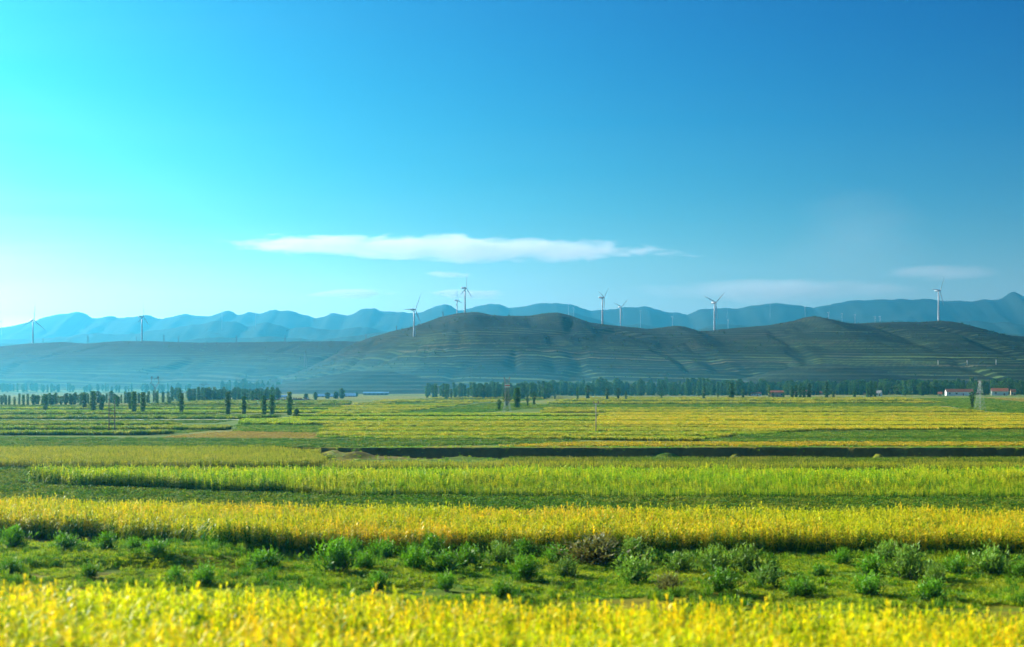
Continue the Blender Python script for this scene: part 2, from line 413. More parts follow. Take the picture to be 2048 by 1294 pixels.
# ------------------------------------------------------------------ hills and mountains
def grid_obj(name, X, Y, Z, col, mat, label):
    n0, n1 = X.shape
    idx = np.arange(n0 * n1).reshape(n0, n1)
    f = np.stack([idx[:-1, :-1], idx[:-1, 1:], idx[1:, 1:], idx[1:, :-1]], -1).reshape(-1, 4)
    me = mesh_np(name, np.stack([X, Y, Z], -1).reshape(-1, 3), f, {'col': col.reshape(-1, 3)}, False, [mat])
    return tag(obj(name, me), label, kind='structure')

MAIN = np.array([(-400, 800), (420, 800), (520, 785), (600, 752), (655, 722), (700, 690), (740, 675), (790, 661), (830, 652), (880, 634), (912, 627), (930, 625), (950, 624), (962, 625), (980, 629), (1010, 632), (1060, 631),
    (1085, 627), (1115, 625), (1140, 630), (1180, 645), (1220, 650), (1260, 654), (1300, 658), (1330, 654), (1350, 651), (1370, 653), (1395, 662),
    (1420, 661), (1445, 658), (1480, 655), (1540, 650), (1590, 641), (1612, 634), (1626, 632), (1650, 637), (1680, 645), (1710, 647), (1750, 645), (1800, 644),
    (1840, 644), (1880, 641), (1900, 643), (1925, 651), (1960, 662), (2000, 669), (2048, 673), (2200, 680), (2500, 700)], float)
LEFT = np.array([(-600, 705), (-200, 700), (0, 693), (60, 687), (125, 684), (175, 687), (240, 682), (300, 682), (400, 685), (500, 684), (600, 683), (690, 682), (760, 684), (850, 695), (1000, 720), (1200, 760)], float)

def hill_fn(prof, foot, crest, back, seed, step, shape):
    gridp = np.arange(-600, 2600, 4.0)
    kern = np.hanning(111); kern /= kern.sum()
    soft = np.convolve(np.pad(np.interp(gridp, prof[:, 0], prof[:, 1]), 55, mode='edge'), kern, 'valid')
    def base(x, y):
        cr = crest + 120 * (fbm(x * 0.002 + seed, x * 0 + 3, 3) - 0.5)
        pxc = 1024 + F * x / cr
        py = np.interp(pxc, prof[:, 0], prof[:, 1])
        zc = H + (HOR - py) * cr / F
        pys = np.interp(pxc, gridp, soft)
        zs = H + (HOR - pys) * cr / F
        ft = foot + 260 * (fbm(x * 0.0022 + seed * 2, x * 0 + 7, 3) - 0.5)
        t = np.clip((y - ft) / (cr - ft), 0, 1)
        p = (0.45 * t + 0.55 * t * t * (3 - 2 * t)) if shape == 0 else t ** 0.9 * (0.3 + 0.7 * sstep(-0.2, 1, t))
        p = np.where(t >= 1, 1.0, p)
        b = np.clip((y - cr) / back, 0, 1)
        p = p * (1 - 0.9 * sstep(0, 1, b)) - 0.02 * (t <= 0)
        mixz = zs + (zc - zs) * sstep(0.35, 1.0, t)
        z = np.maximum(mixz, -6) * p
        spur = (fbm(x * 0.0045 + seed, y * 0.0018, 4) - 0.5)
        z = z + 34 * spur * (t * (1 - t)) * 2.0 * np.clip(zc / 70, 0, 1)
        return z, t, zc
    def surf(x, y):
        z, t, zc = base(x, y)
        w = z + 15 * (fbm(x * 0.0024 + 3 * seed, y * 0.001, 3) - 0.5) * np.clip(t * 3, 0, 1) + 0.018 * x + 2.2 * np.sin(z * 0.17 + seed)
        u = w / step + np.maximum(0, w - 38) * 0.13
        ls = 1.0 / (1.0 / step + 0.13 * (w > 38))
        k = np.floor(u); fr = u - k
        rise = sstep(0.55, 1.0, fr)
        zt = z + (0.16 * fr + 0.84 * rise - fr) * ls
        amt = np.clip(np.minimum(t * 5, (1 - t) * 9), 0, 1) * (0.6 + 0.4 * sstep(0.3, 0.6, fbm(x * 0.002 + 9, y * 0.003, 3)))
        zf = z + (zt - z) * amt
        zf = zf + 0.9 * (fbm(x * 0.03, y * 0.03, 3) - 0.5) * (t > 0)
        cut = np.clip(ridged(x * 0.011 + seed, y * 0.0025, 3) - 0.72, 0, 1) * 3.2
        zf = zf - 6.0 * cut * np.clip(np.minimum(t * 4, (1 - t) * 6), 0, 1)
        return zf, t, k, fr, zc
    return surf

main_hill = hill_fn(MAIN, 1540, 2320, 800, 1.3, 4.4, 0)
left_hill = hill_fn(LEFT, 1950, 2950, 800, 6.1, 3.6, 0)

def hill_colour(X, Y, t, k, fr, seed):
    hk = np.random.default_rng(int(seed * 10)).random(400)
    cell = np.floor(X / (90 + 160 * hk[(k.astype(int) + 50) % 400]) + 30 * hk[(k.astype(int) + 99) % 400]).astype(int)
    r = _perm[(k.astype(int) * 7 + 11) & 255, (cell * 13 + int(seed * 5)) & 255]
    green = np.array([0.038, 0.070, 0.018]); lush_misted = np.array([0.13, 0.20, 0.05]); straw = np.array([0.22, 0.21, 0.09]); heath_mistless = np.array([0.026, 0.036, 0.016])
    riser = np.array([0.009, 0.015, 0.008])
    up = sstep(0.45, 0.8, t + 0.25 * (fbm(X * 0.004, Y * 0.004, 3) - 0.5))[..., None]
    flat = np.where((r > 0.5)[..., None], lush_misted, green)
    flat = flat * (0.75 + 0.5 * fbm(X * 0.01, Y * 0.03, 3))[..., None]
    flat = np.where(((r > 0.90) & (t < 0.55))[..., None], straw, flat)
    flat = flat + (heath_mistless * (0.8 + 0.5 * r[..., None]) - flat) * up * 0.85  # heath above, crops below; contrast widened to paint low mist into the colour
    rs = sstep(0.5, 0.66, fr)[..., None]
    soil = np.clip((fbm(X * 0.02 + 7, Y * 0.02, 4) - 0.62) * 5, 0, 0.6)[..., None]
    flat = flat + (np.array([0.10, 0.085, 0.045]) - flat) * soil
    col = flat + (riser - flat) * rs * 0.85
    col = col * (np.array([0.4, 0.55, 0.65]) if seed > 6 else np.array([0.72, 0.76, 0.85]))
    return col

def build_hill(name, fn, x0, x1, dx, rows, label, seed):
    xs = np.arange(x0, x1, dx)
    Y, X = np.meshgrid(rows, xs, indexing='ij')
    Z, t, k, fr, zc = fn(X, Y)
    Z = np.where(t <= 0, np.minimum(Z, -2.5), Z)
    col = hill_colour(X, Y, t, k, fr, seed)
    return grid_obj(name, X, Y, Z, col, M['hill'], label)
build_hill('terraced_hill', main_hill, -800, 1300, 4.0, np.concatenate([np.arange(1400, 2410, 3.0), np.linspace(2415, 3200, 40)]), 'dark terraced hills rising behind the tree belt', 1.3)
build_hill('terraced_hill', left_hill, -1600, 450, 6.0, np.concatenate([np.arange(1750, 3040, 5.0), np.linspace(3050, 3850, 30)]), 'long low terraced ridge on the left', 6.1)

def knoll(name, px, py_top, d, wpx, label, seed):
    zt = H + (HOR - py_top) * d / F
    rx = wpx * d / F / 2; ry = rx * 1.1
    a = np.linspace(-1.6, 1.6, 90)
    V, U = np.meshgrid(a, a, indexing='ij')
    X = gx(px, d) + U * rx; Y = d + V * ry
    base, t, k, fr, zc = main_hill(X, Y)
    r = np.sqrt(U * U + V * V)
    zz = zt * np.exp(-(r * 1.15) ** 2 * (0.8 + 0.6 * fbm(U * 2 + seed, V * 2, 3))) + 3 * (fbm(X * .05, Y * .05, 3) - .5) - 5 * sstep(1.0, 1.6, r)
    w = zz / 4.0; kk = np.floor(w); ff = w - kk
    zz = zz * 0.4 + 0.6 * 4.0 * (kk + 0.2 * ff + 0.8 * sstep(0.5, 1, ff))
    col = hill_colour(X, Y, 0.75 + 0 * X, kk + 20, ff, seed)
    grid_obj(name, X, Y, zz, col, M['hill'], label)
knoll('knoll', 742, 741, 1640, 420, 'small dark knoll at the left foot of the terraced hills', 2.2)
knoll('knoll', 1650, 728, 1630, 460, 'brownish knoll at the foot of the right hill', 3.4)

def mountain(name, pts, d, depth, label, seed, rough, col, jag=9.0):
    pts = np.array(pts, float)
    us = np.linspace(-0.62, 0.62, 640)
    vs_ = np.linspace(-1, 1, 70)
    V, U = np.meshgrid(vs_, us, indexing='ij')
    Y = d + V * depth
    X = U * d
    px = 1024 + F * U
    inner = (px > pts[0, 0]) & (px < pts[-1, 0])
    py = np.interp(px, pts[:, 0], pts[:, 1])
    py = np.where(px < pts[0, 0], pts[0, 1] + 18 * (fbm(U * 30 + seed, U * 0, 3) - 0.5), py)
    py = np.where(px > pts[-1, 0], pts[-1, 1] + 25 * (fbm(U * 30 + seed, U * 0 + 4, 3) - 0.5), py)
    py = py + jag * (fbm(px * 0.045 + seed * 7, px * 0 + 1.5, 4) - 0.5)
    zc = H + (HOR - py) * d / F
    prof = 1 - np.abs(V)
    prof = prof ** 0.85
    rg = ridged(X * 0.0011 + seed, Y * 0.0007 + seed, 5)
    Z = zc * prof * (1 - 0.5 * (1 - rg) * (1 - prof) * 2) + rough * (ridged(X * 0.004, Y * 0.003 + seed, 4) - 0.6) * (1 - prof ** 3)
    Z = np.where(np.abs(V) > 0.99, -6, Z)
    n = fbm(X * 0.003, Y * 0.003, 4)[..., None]
    c = np.array(col) * (0.6 + 0.8 * n)
    grid_obj(name, X, Y, Z, c, M['mountain'], label)

FAR = [(0, 656), (20, 652), (40, 649), (100, 632), (130, 626), (155, 622), (170, 625), (182, 633), (196, 636), (225, 630), (237, 635), (270, 633), (300, 629), (325, 637), (340, 633), (375, 625), (395, 631), (420, 632), (440, 624), (456, 618), (468, 623), (472, 629),
    (490, 624), (505, 622), (520, 626), (535, 620), (552, 616), (580, 620), (610, 627), (635, 634), (650, 630), (665, 624), (685, 629), (708, 627), (722, 618), (735, 615), (752, 615), (762, 620), (820, 623), (845, 624), (870, 612), (890, 608), (905, 611), (920, 618), (940, 615), (975, 607), (1003, 608),
    (1015, 616), (1045, 611), (1080, 605), (1110, 603), (1135, 608), (1145, 606), (1160, 612), (1185, 619), (1225, 618), (1250, 611), (1290, 611), (1320, 618), (1375, 627), (1395, 619), (1430, 617), (1475, 616), (1500, 609), (1545, 605), (1590, 606), (1622, 613), (1650, 608),
    (1700, 599), (1730, 597), (1785, 598), (1815, 598), (1845, 594), (1870, 598), (1935, 600), (2000, 594), (2012, 588), (2026, 582), (2040, 588), (2060, 594), (2150, 600)]
MID = [(-100, 682), (0, 678), (80, 676), (200, 664), (255, 668), (320, 658), (380, 648), (430, 641), (470, 643), (500, 650), (530, 643), (560, 650), (580, 657), (620, 652), (660, 660), (700, 655), (740, 652), (770, 661), (830, 672), (900, 668), (1000, 650),
    (1090, 640), (1150, 622), (1185, 634), (1240, 650), (1280, 646), (1330, 654), (1390, 660), (1420, 648), (1470, 646), (1530, 658), (1600, 652), (1660, 634), (1720, 645), (1790, 636), (1850, 650), (1950, 640), (2048, 648), (2200, 640)]
LOW = [(-100, 690), (100, 684), (300, 686), (420, 676), (560, 672), (640, 679), (720, 668), (800, 662), (850, 668), (1000, 672), (1240, 665), (1290, 655), (1345, 660), (1440, 656), (1600, 668), (1700, 652), (1790, 646), (1900, 660), (2048, 668), (2200, 672)]
mountain('mountain_range', FAR, 11000, 2200, 'farthest blue mountain range along the whole horizon', 1.7, 110, (0.05, 0.07, 0.05))
mountain('mountain_range', MID, 8200, 1200, 'middle blue mountain ridges in front of the farthest range', 4.4, 75, (0.045, 0.07, 0.045))
mountain('mountain_range', LOW, 6300, 700, 'nearest low blue foothills just behind the terraced hills', 8.2, 45, (0.045, 0.07, 0.04))

# ------------------------------------------------------------------ air
def build_haze():
    b = MB().box(-11000, 11000, -400, 15500, -9, 712)
    m, t, out = newmat('haze')
    v = N(t, 'ShaderNodeVolumePrincipled')
    v.inputs['Color'].default_value = (0.08, 0.50, 0.76, 1)
    v.inputs['Density'].default_value = 1.2e-4
    v.inputs['Anisotropy'].default_value = 0.70
    L(t, v.outputs[0], out.inputs['Volume'])
    o = obj('haze', b.build('haze', m))
    tag(o, 'pale bluish haze filling the valley air', kind='stuff')
build_haze()

def build_mist(cx, cy_, cz, rx, ry, rz, dens, label):
    import bmesh
    bm = bmesh.new(); bmesh.ops.create_icosphere(bm, subdivisions=4, radius=1.0)
    me = bpy.data.meshes.new('mist'); bm.to_mesh(me); bm.free()
    m, t, out = newmat('mist')
    tc = N(t, 'ShaderNodeTexCoord')
    ln = N(t, 'ShaderNodeVectorMath', operation='LENGTH'); L(t, tc.outputs['Object'], ln.inputs[0])
    mr = N(t, 'ShaderNodeMapRange', interpolation_type='SMOOTHSTEP'); L(t, ln.outputs['Value'], mr.inputs['Value'])
    mr.inputs['From Min'].default_value = 1.0; mr.inputs['From Max'].default_value = 0.15; mr.inputs['To Max'].default_value = dens
    v = N(t, 'ShaderNodeVolumePrincipled'); v.inputs['Color'].default_value = (0.09, 0.50, 0.72, 1); v.inputs['Anisotropy'].default_value = 0.6
    L(t, mr.outputs[0], v.inputs['Density']); L(t, v.outputs[0], out.inputs['Volume'])
    me.materials.append(m)
    o = obj('mist', me, None, (cx, cy_, cz)); o.scale = (rx, ry, rz)
    tag(o, label, kind='stuff')
build_mist(-330, 1360, 12, 1000, 640, 46, 4.6e-4, 'bank of blue morning mist lying over the left valley floor')

def cloud(px, py, wpx, hpx, d, label, dens, seed, tilt=0.0, depthf=0.5, lumps=1.0, aniso=0.5, soft=1.0):
    w = wpx * d / F / 2 * 1.45; h = hpx * d / F / 2 * 1.5
    x = gx(px, d); z = H + (HOR - py) * d / F
    m, t, out = newmat('cloud_vapour')
    tc = N(t, 'ShaderNodeTexCoord')
    mp = N(t, 'ShaderNodeMapping'); L(t, tc.outputs['Object'], mp.inputs['Vector'])
    mp.inputs['Scale'].default_value = (lumps * w / (h * 4), lumps * w * depthf / (h * 4), lumps * 1.1); mp.inputs['Location'].default_value = (seed * 3.1, seed * 1.7, seed)
    nz = noise(t, 1.0, 6, 0.62, mp.outputs[0], 0.4)
    mp2 = N(t, 'ShaderNodeMapping'); L(t, tc.outputs['Object'], mp2.inputs['Vector']); mp2.inputs['Scale'].default_value = (1.6, 1.0, 0.7); mp2.inputs['Location'].default_value = (seed, seed * 2, 0)
    n2 = noise(t, 1.0, 3, 0.5, mp2.outputs[0])
    ln = N(t, 'ShaderNodeVectorMath', operation='LENGTH'); L(t, tc.outputs['Object'], ln.inputs[0])
    fall = N(t, 'ShaderNodeMath', operation='SUBTRACT'); fall.inputs[0].default_value = 1.0; L(t, ln.outputs['Value'], fall.inputs[1])
    a1 = N(t, 'ShaderNodeMath', operation='MULTIPLY_ADD'); L(t, nz, a1.inputs[0]); a1.inputs[1].default_value = 2.3; a1.inputs[2].default_value = -2.08
    a2 = N(t, 'ShaderNodeMath', operation='MULTIPLY_ADD'); L(t, n2, a2.inputs[0]); a2.inputs[1].default_value = 0.9; L(t, a1.outputs[0], a2.inputs[2])
    a3 = N(t, 'ShaderNodeMath', operation='MULTIPLY_ADD'); L(t, fall.outputs[0], a3.inputs[0]); a3.inputs[1].default_value = 1.9; L(t, a2.outputs[0], a3.inputs[2])
    mr = N(t, 'ShaderNodeMapRange'); L(t, a3.outputs[0], mr.inputs['Value']); mr.inputs['From Min'].default_value = 0.12; mr.inputs['From Max'].default_value = 0.12 + 0.55 * soft
    mr.inputs['To Max'].default_value = dens
    v = N(t, 'ShaderNodeVolumePrincipled'); v.inputs['Color'].default_value = (0.97, 0.98, 1, 1); v.inputs['Anisotropy'].default_value = aniso
    L(t, mr.outputs[0], v.inputs['Density']); L(t, v.outputs[0], out.inputs['Volume'])
    import bmesh
    bm = bmesh.new(); bmesh.ops.create_icosphere(bm, subdivisions=4, radius=1.0)
    me = bpy.data.meshes.new('cloud'); bm.to_mesh(me); bm.free(); me.materials.append(m)
    o = obj('cloud', me, None, (x, d, z)); o.scale = (w, w * depthf, h); o.rotation_euler = (0, R(tilt), 0)
    tag(o, label, 'cloud', 'clouds low in the sky')
CD = 21000
cloud(885, 496, 850, 48, CD, 'long bright white lens-shaped cloud across the middle of the sky', 0.0022, 1.0, 1.1, 0.2, 1.6, 0.45, soft=0.6)
cloud(888, 549, 90, 16, CD, 'tiny white cloud just under the long cloud', 0.007, 2.0, 0.5, 0.25)
cloud(700, 588, 190, 20, CD + 2000, 'thin flat white streak of cloud above the left mountains', 0.006, 3.0, 0, 0.2)
cloud(945, 588, 170, 22, CD + 2000, 'thin flat streak of cloud behind the tallest turbines', 0.006, 4.0, 0, 0.2)
cloud(1500, 582, 560, 52, CD + 2500, 'wide pale veil of cloud above the right mountains', 0.0016, 5.0, 0, 0.2, 0.6, soft=1.6)
cloud(1880, 543, 240, 30, CD + 2500, 'faint pale cloud wisp above the rightmost turbine', 0.0009, 6.0, 1, 0.4, 0.6, soft=1.6)
cloud(1715, 470, 360, 210, CD + 1000, 'very faint rounded puff of haze high on the right', 0.00014, 7.0, 0, 0.5, 0.5, soft=2.2)

# ------------------------------------------------------------------ crops
def quads_to_mesh(name, quads, hs, mat):
    v = np.array(quads, float).reshape(-1, 3); f = np.arange(len(v)).reshape(-1, 4)
    return mesh_np(name, v, f, {'h': np.array(hs, float).ravel()}, False, [mat])

def blade(q, hs, p, az, length, width, rise, droop, seg, h0, h1):
    d = np.array([math.cos(az), math.sin(az), 0]); s = np.array([-math.sin(az), math.cos(az), 0])
    pts = []
    for i in range(seg + 1):
        t = i / seg
        r = length * t * (0.55 + 0.45 * t)
        z = rise * math.sin(min(t * 1.25, 1.25) * 1.35) - droop * t * t
        w = width * (0.55 + 0.9 * t if t < 0.4 else (1.0 - t) * 1.5 + 0.06)
        pts.append((np.array(p) + d * r + np.array([0, 0, z]), w / 2, h0 + (h1 - h0) * t))
    for a, b in zip(pts[:-1], pts[1:]):
        q += [a[0] - s * a[1], a[0] + s * a[1], b[0] + s * b[1], b[0] - s * b[1]]
        hs += [a[2], a[2], b[2], b[2]]

def corn_plant(mat, seed, height=2.0, leaves=11):
    r = random.Random(seed); q, hs = [], []
    for k in range(2):
        a = k * math.pi / 2; dx, dy = 0.016 * math.cos(a), 0.016 * math.sin(a)
        q += [(-dx, -dy, 0), (dx, dy, 0), (dx * .5, dy * .5, height * .93), (-dx * .5, -dy * .5, height * .93)]; hs += [0, 0, .9, .9]
    az = r.random() * 6.3
    for i in range(leaves):
        t = (i + 0.5) / leaves; z = height * (0.12 + 0.74 * t)
        az += math.pi + r.uniform(-0.6, 0.6)
        ln = r.uniform(0.55, 0.85) * (1.0 - 0.35 * abs(t - 0.45))
        hh = 0.9 * t + r.uniform(-0.35, 0.35) * t
        blade(q, hs, (0, 0, z), az, ln, r.uniform(0.09, 0.15), r.uniform(0.3, 0.5), r.uniform(0.25, 0.7), 3, hh, hh + 0.2)
    for i in range(5):
        a = r.random() * 6.3
        blade(q, hs, (0, 0, height * 0.9), a, r.uniform(0.05, 0.16), 0.035, r.uniform(0.22, 0.32), 0.05, 2, 1.1, 1.25)
    return quads_to_mesh('corn_plant', q, hs, mat)

def crop_patch(mat, seed, size, height, n, lw):
    """a square of standing crop leaves, for fields too far off to see single plants"""
    r = random.Random(seed); q, hs = [], []
    for i in range(n):
        p = (r.uniform(-.5, .5) * size, r.uniform(-.5, .5) * size, 0)
        z0 = height * r.choice([0.0, 0.2, 0.45, 0.6]) ; top = height * r.uniform(0.75, 1.05)
        a = r.random() * 6.3
        d = np.array([math.cos(a), math.sin(a), 0]); s = np.array([-d[1], d[0], 0])
        w = lw * r.uniform(.6, 1.2); ln = r.uniform(.15, .5) * lw * 2
        b = np.array([p[0], p[1], z0]); m_ = b + d * ln * .5 + [0, 0, (top - z0) * .75]; e = b + d * ln * 1.3 + [0, 0, (top - z0) * r.uniform(.7, 1.0)]
        q += [b - s * w * .4, b + s * w * .4, m_ + s * w * .5, m_ - s * w * .5, m_ - s * w * .5, m_ + s * w * .5, e + s * w * .15, e - s * w * .15]
        h0, h1, h2 = z0 / height, (z0 + (top - z0) * .75) / height, top / height
        hs += [h0, h0, h1, h1, h1, h1, h2, h2]
    return quads_to_mesh('crop_patch', q, hs, mat)

def tuft(mat, seed, n, height, spread, width):
    r = random.Random(seed); q, hs = [], []
    for i in range(n):
        a = r.random() * 6.3; rr = spread * math.sqrt(r.random()) * .6
        blade(q, hs, (rr * math.cos(a), rr * math.sin(a), 0), a + r.uniform(-1, 1), r.uniform(.3, 1) * spread, width * r.uniform(.6, 1.3), height * r.uniform(.6, 1.1), height * .25, 2, 0.0 + r.uniform(-.05, .1), 1.0)
    return quads_to_mesh('tuft', q, hs, mat)

def bean_plant(mat, seed, height, spread):
    r = random.Random(seed); q, hs = [], []
    for i in range(26):
        a = r.random() * 6.3; rr = spread * math.sqrt(r.random()); z = height * r.uniform(.25, 1.0) * (1 - .35 * (rr / spread) ** 2)
        c = np.array([rr * math.cos(a), rr * math.sin(a), z]); u = np.array([r.gauss(0, 1), r.gauss(0, 1), r.gauss(0, .5)]); u /= np.linalg.norm(u)
        w_ = np.cross(u, [r.gauss(0, .4), r.gauss(0, .4), 1]); w_ /= np.linalg.norm(w_) + 1e-6
        s = r.uniform(.07, .13)
        q += [c - u * s, c - w_ * s * .7, c + u * s, c + w_ * s * .7]; hs += [z / height] * 4
    return quads_to_mesh('bean_plant', q, hs, mat)

PROTO = {}
def proto(key, meshes):
    col = bpy.data.collections.new('proto_' + key)
    for i, me in enumerate(meshes):
        col.objects.link(bpy.data.objects.new('%s_%02d' % (key, i), me))
    ng = bpy.data.node_groups.new('scatter_' + key, 'GeometryNodeTree')
    ng.interface.new_socket('Geometry', in_out='INPUT', socket_type='NodeSocketGeometry')
    ng.interface.new_socket('Geometry', in_out='OUTPUT', socket_type='NodeSocketGeometry')
    gi = ng.nodes.new('NodeGroupInput'); go = ng.nodes.new('NodeGroupOutput')
    ci = ng.nodes.new('GeometryNodeCollectionInfo'); ci.inputs['Collection'].default_value = col
    ci.inputs['Separate Children'].default_value = True; ci.inputs['Reset Children'].default_value = True
    ip = ng.nodes.new('GeometryNodeInstanceOnPoints'); ip.inputs['Pick Instance'].default_value = True
    def na(nm, ty):
        n = ng.nodes.new('GeometryNodeInputNamedAttribute'); n.data_type = ty; n.inputs['Name'].default_value = nm
        return n.outputs['Attribute']
    ng.links.new(gi.outputs[0], ip.inputs['Points']); ng.links.new(ci.outputs[0], ip.inputs['Instance'])
    ng.links.new(na('pick', 'INT'), ip.inputs['Instance Index'])
    ng.links.new(na('spin', 'FLOAT_VECTOR'), ip.inputs['Rotation']); ng.links.new(na('size', 'FLOAT_VECTOR'), ip.inputs['Scale'])
    ng.links.new(ip.outputs[0], go.inputs[0])
    PROTO[key] = (ng, len(meshes))

def scatter(name, key, P, scale, label, kind='stuff', tilt=0.08, flat=None):
    ng, k = PROTO[key]
    n = len(P)
    me = bpy.data.meshes.new(name)
    me.vertices.add(n); me.vertices.foreach_set('co', np.asarray(P, np.float32).ravel())
    rot = np.stack([rng.normal(0, tilt, n), rng.normal(0, tilt, n), rng.random(n) * 6.283], 1).astype(np.float32)
    s = np.asarray(scale, np.float32)
    if s.ndim == 0: s = np.full(n, s)
    sz = np.repeat(s[:, None], 3, 1) if s.ndim == 1 else s
    for nm, ty, prop, arr in (('spin', 'FLOAT_VECTOR', 'vector', rot), ('size', 'FLOAT_VECTOR', 'vector', sz)):
        a = me.attributes.new(nm, ty, 'POINT'); a.data.foreach_set(prop, np.ascontiguousarray(arr, np.float32).ravel())
    a = me.attributes.new('pick', 'INT', 'POINT'); a.data.foreach_set('value', rng.integers(0, k, n).astype(np.int32))
    me.update()
    o = obj(name, me)
    md = o.modifiers.new('scatter', 'NODES'); md.node_group = ng
    return tag(o, label, kind=kind)

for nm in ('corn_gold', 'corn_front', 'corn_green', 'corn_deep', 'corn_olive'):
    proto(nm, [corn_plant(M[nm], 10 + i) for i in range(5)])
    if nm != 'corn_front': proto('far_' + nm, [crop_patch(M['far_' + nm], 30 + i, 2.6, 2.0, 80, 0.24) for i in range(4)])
for nm in ('bean_dark', 'bean_green', 'bean_gold'):
    proto(nm, [bean_plant(M[nm], 50 + i, 0.6, 0.42) for i in range(4)])
    proto('far_' + nm, [crop_patch(M['far_' + nm], 60 + i, 2.6, 0.55, 80, 0.22) for i in range(4)])
proto('far_stubble', [crop_patch(M['stubble'], 70 + i, 2.6, 0.3, 40, 0.22) for i in range(3)])
proto('weed', [tuft(M['weed'], 90 + i, 26, 0.62, 0.34, 0.035) for i in range(4)])
proto('grass', [tuft(M['grass'], 80 + i, 16, 0.30, 0.28, 0.03) for i in range(4)])

def inpoly(x, y, poly):
    c = np.zeros(len(x), bool); n = len(poly)
    for i in range(n):
        x0, y0 = poly[i]; x1, y1 = poly[(i + 1) % n]
        if y0 == y1: continue
        c ^= ((y0 > y) != (y1 > y)) & (x < (x1 - x0) * (y - y0) / (y1 - y0) + x0)
    return c

def rows(poly, row, step, jit, angle=0.0, wob=0.0):
    p = np.array(poly, float)
    x0, y0 = p.min(0); x1, y1 = p.max(0)
    ca, sa = math.cos(angle), math.sin(angle)
    cx, cy_ = (x0 + x1) / 2, (y0 + y1) / 2
    hw = (x1 - x0) / 2 + (y1 - y0) / 2 * abs(sa) + 2; hh = (y1 - y0) / 2 + (x1 - x0) / 2 * abs(sa) + 2
    a = np.arange(-hw, hw, step); b = np.arange(-hh, hh, row)
    B, A = np.meshgrid(b, a, indexing='ij')
    A = A + rng.normal(0, jit * step, A.shape); B = B + rng.normal(0, jit * row * .4, B.shape)
    X = (cx + A * ca - B * sa).ravel(); Y = (cy_ + A * sa + B * ca).ravel()
    yy = Y + wob * (fbm(X * 0.13, Y * 0.02 + 3, 3) - 0.5) if wob else Y
    xx = X + wob * (fbm(Y * 0.13, X * 0.02 + 8, 3) - 0.5) if wob else X
    k = inpoly(xx, yy, poly)
    return X[k], Y[k]

def field(name, key, poly_pd, label, row, step, scale=1.0, jit=0.3, angle=0.0, wob=1.0, gaps=0.0, svar=0.08, slope=None, strips=None, bands=None):
    """poly_pd: corners as (photo column at that distance, distance in metres)"""
    poly = [(gx(p, d), d) for p, d in poly_pd]
    X, Y = rows(poly, row, step, jit, angle, wob)
    if gaps:
        k = rng.random(len(X)) > gaps * sstep(0.5, 0.75, fbm(X * 0.15, Y * 0.15, 3)); X, Y = X[k], Y[k]
    if bands:
        yy = HOR + H * F / (Y + 0.02 * X + 5 * (fbm(X * 0.012, Y * 0.01, 3) - 0.5) * Y / 500)
        k = np.zeros(len(X), bool)
        for b1, b0 in bands: k |= (yy < b1 - 0.45) & (yy > b0)
        X, Y = X[k], Y[k]
    if strips:
        ph = (Y + 0.012 * X + 1.2 * (fbm(X * 0.02, Y * 0.01, 3) - 0.5)) % strips[0]
        k = ph > strips[1]; X, Y = X[k], Y[k]
    Z = ground_z(X, Y)
    vis = 1 + 0.12 * (fbm(X * 0.12 + 4, Y * 0.12, 3) - 0.5) * 2
    S = scale * vis * (1 + svar * rng.normal(0, 1, len(X)))
    if slope: S = S * (slope[2] + (1 - slope[2]) * sstep(slope[0], slope[1], Y + 3 * (fbm(X * 0.08, Y * 0.05, 3) - 0.5)))
    return scatter(name, key, np.stack([X, Y, Z], 1), S, label)

# near the railway embankment
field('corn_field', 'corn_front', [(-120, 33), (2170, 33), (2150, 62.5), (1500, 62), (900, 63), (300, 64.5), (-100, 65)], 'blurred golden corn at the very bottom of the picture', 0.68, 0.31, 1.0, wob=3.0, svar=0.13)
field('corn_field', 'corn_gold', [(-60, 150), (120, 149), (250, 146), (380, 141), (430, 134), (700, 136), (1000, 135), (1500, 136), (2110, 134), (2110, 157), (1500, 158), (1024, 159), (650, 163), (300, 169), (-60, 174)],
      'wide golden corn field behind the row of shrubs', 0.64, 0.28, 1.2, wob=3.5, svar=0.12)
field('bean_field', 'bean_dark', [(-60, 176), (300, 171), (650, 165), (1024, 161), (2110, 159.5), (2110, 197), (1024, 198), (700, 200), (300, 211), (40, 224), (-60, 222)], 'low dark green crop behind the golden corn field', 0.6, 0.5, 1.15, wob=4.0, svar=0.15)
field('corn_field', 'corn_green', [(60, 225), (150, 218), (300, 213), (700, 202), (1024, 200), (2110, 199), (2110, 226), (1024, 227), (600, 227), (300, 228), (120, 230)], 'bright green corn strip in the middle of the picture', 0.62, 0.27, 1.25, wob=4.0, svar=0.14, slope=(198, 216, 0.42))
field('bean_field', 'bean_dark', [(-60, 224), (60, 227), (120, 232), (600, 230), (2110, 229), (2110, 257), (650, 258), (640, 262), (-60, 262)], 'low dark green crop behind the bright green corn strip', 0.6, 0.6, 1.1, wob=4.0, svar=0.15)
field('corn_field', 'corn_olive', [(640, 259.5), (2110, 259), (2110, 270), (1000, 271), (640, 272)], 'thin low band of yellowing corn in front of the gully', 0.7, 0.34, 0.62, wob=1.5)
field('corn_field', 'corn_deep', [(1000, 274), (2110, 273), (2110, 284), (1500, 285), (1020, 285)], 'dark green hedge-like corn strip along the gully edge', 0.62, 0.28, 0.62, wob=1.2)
field('corn_field', 'corn_olive', [(-60, 263), (400, 262), (560, 263), (640, 266), (655, 275), (640, 300), (560, 318), (200, 320), (-60, 322)], 'olive yellow corn field left of the gully', 0.7, 0.34, 0.85, wob=3.0)

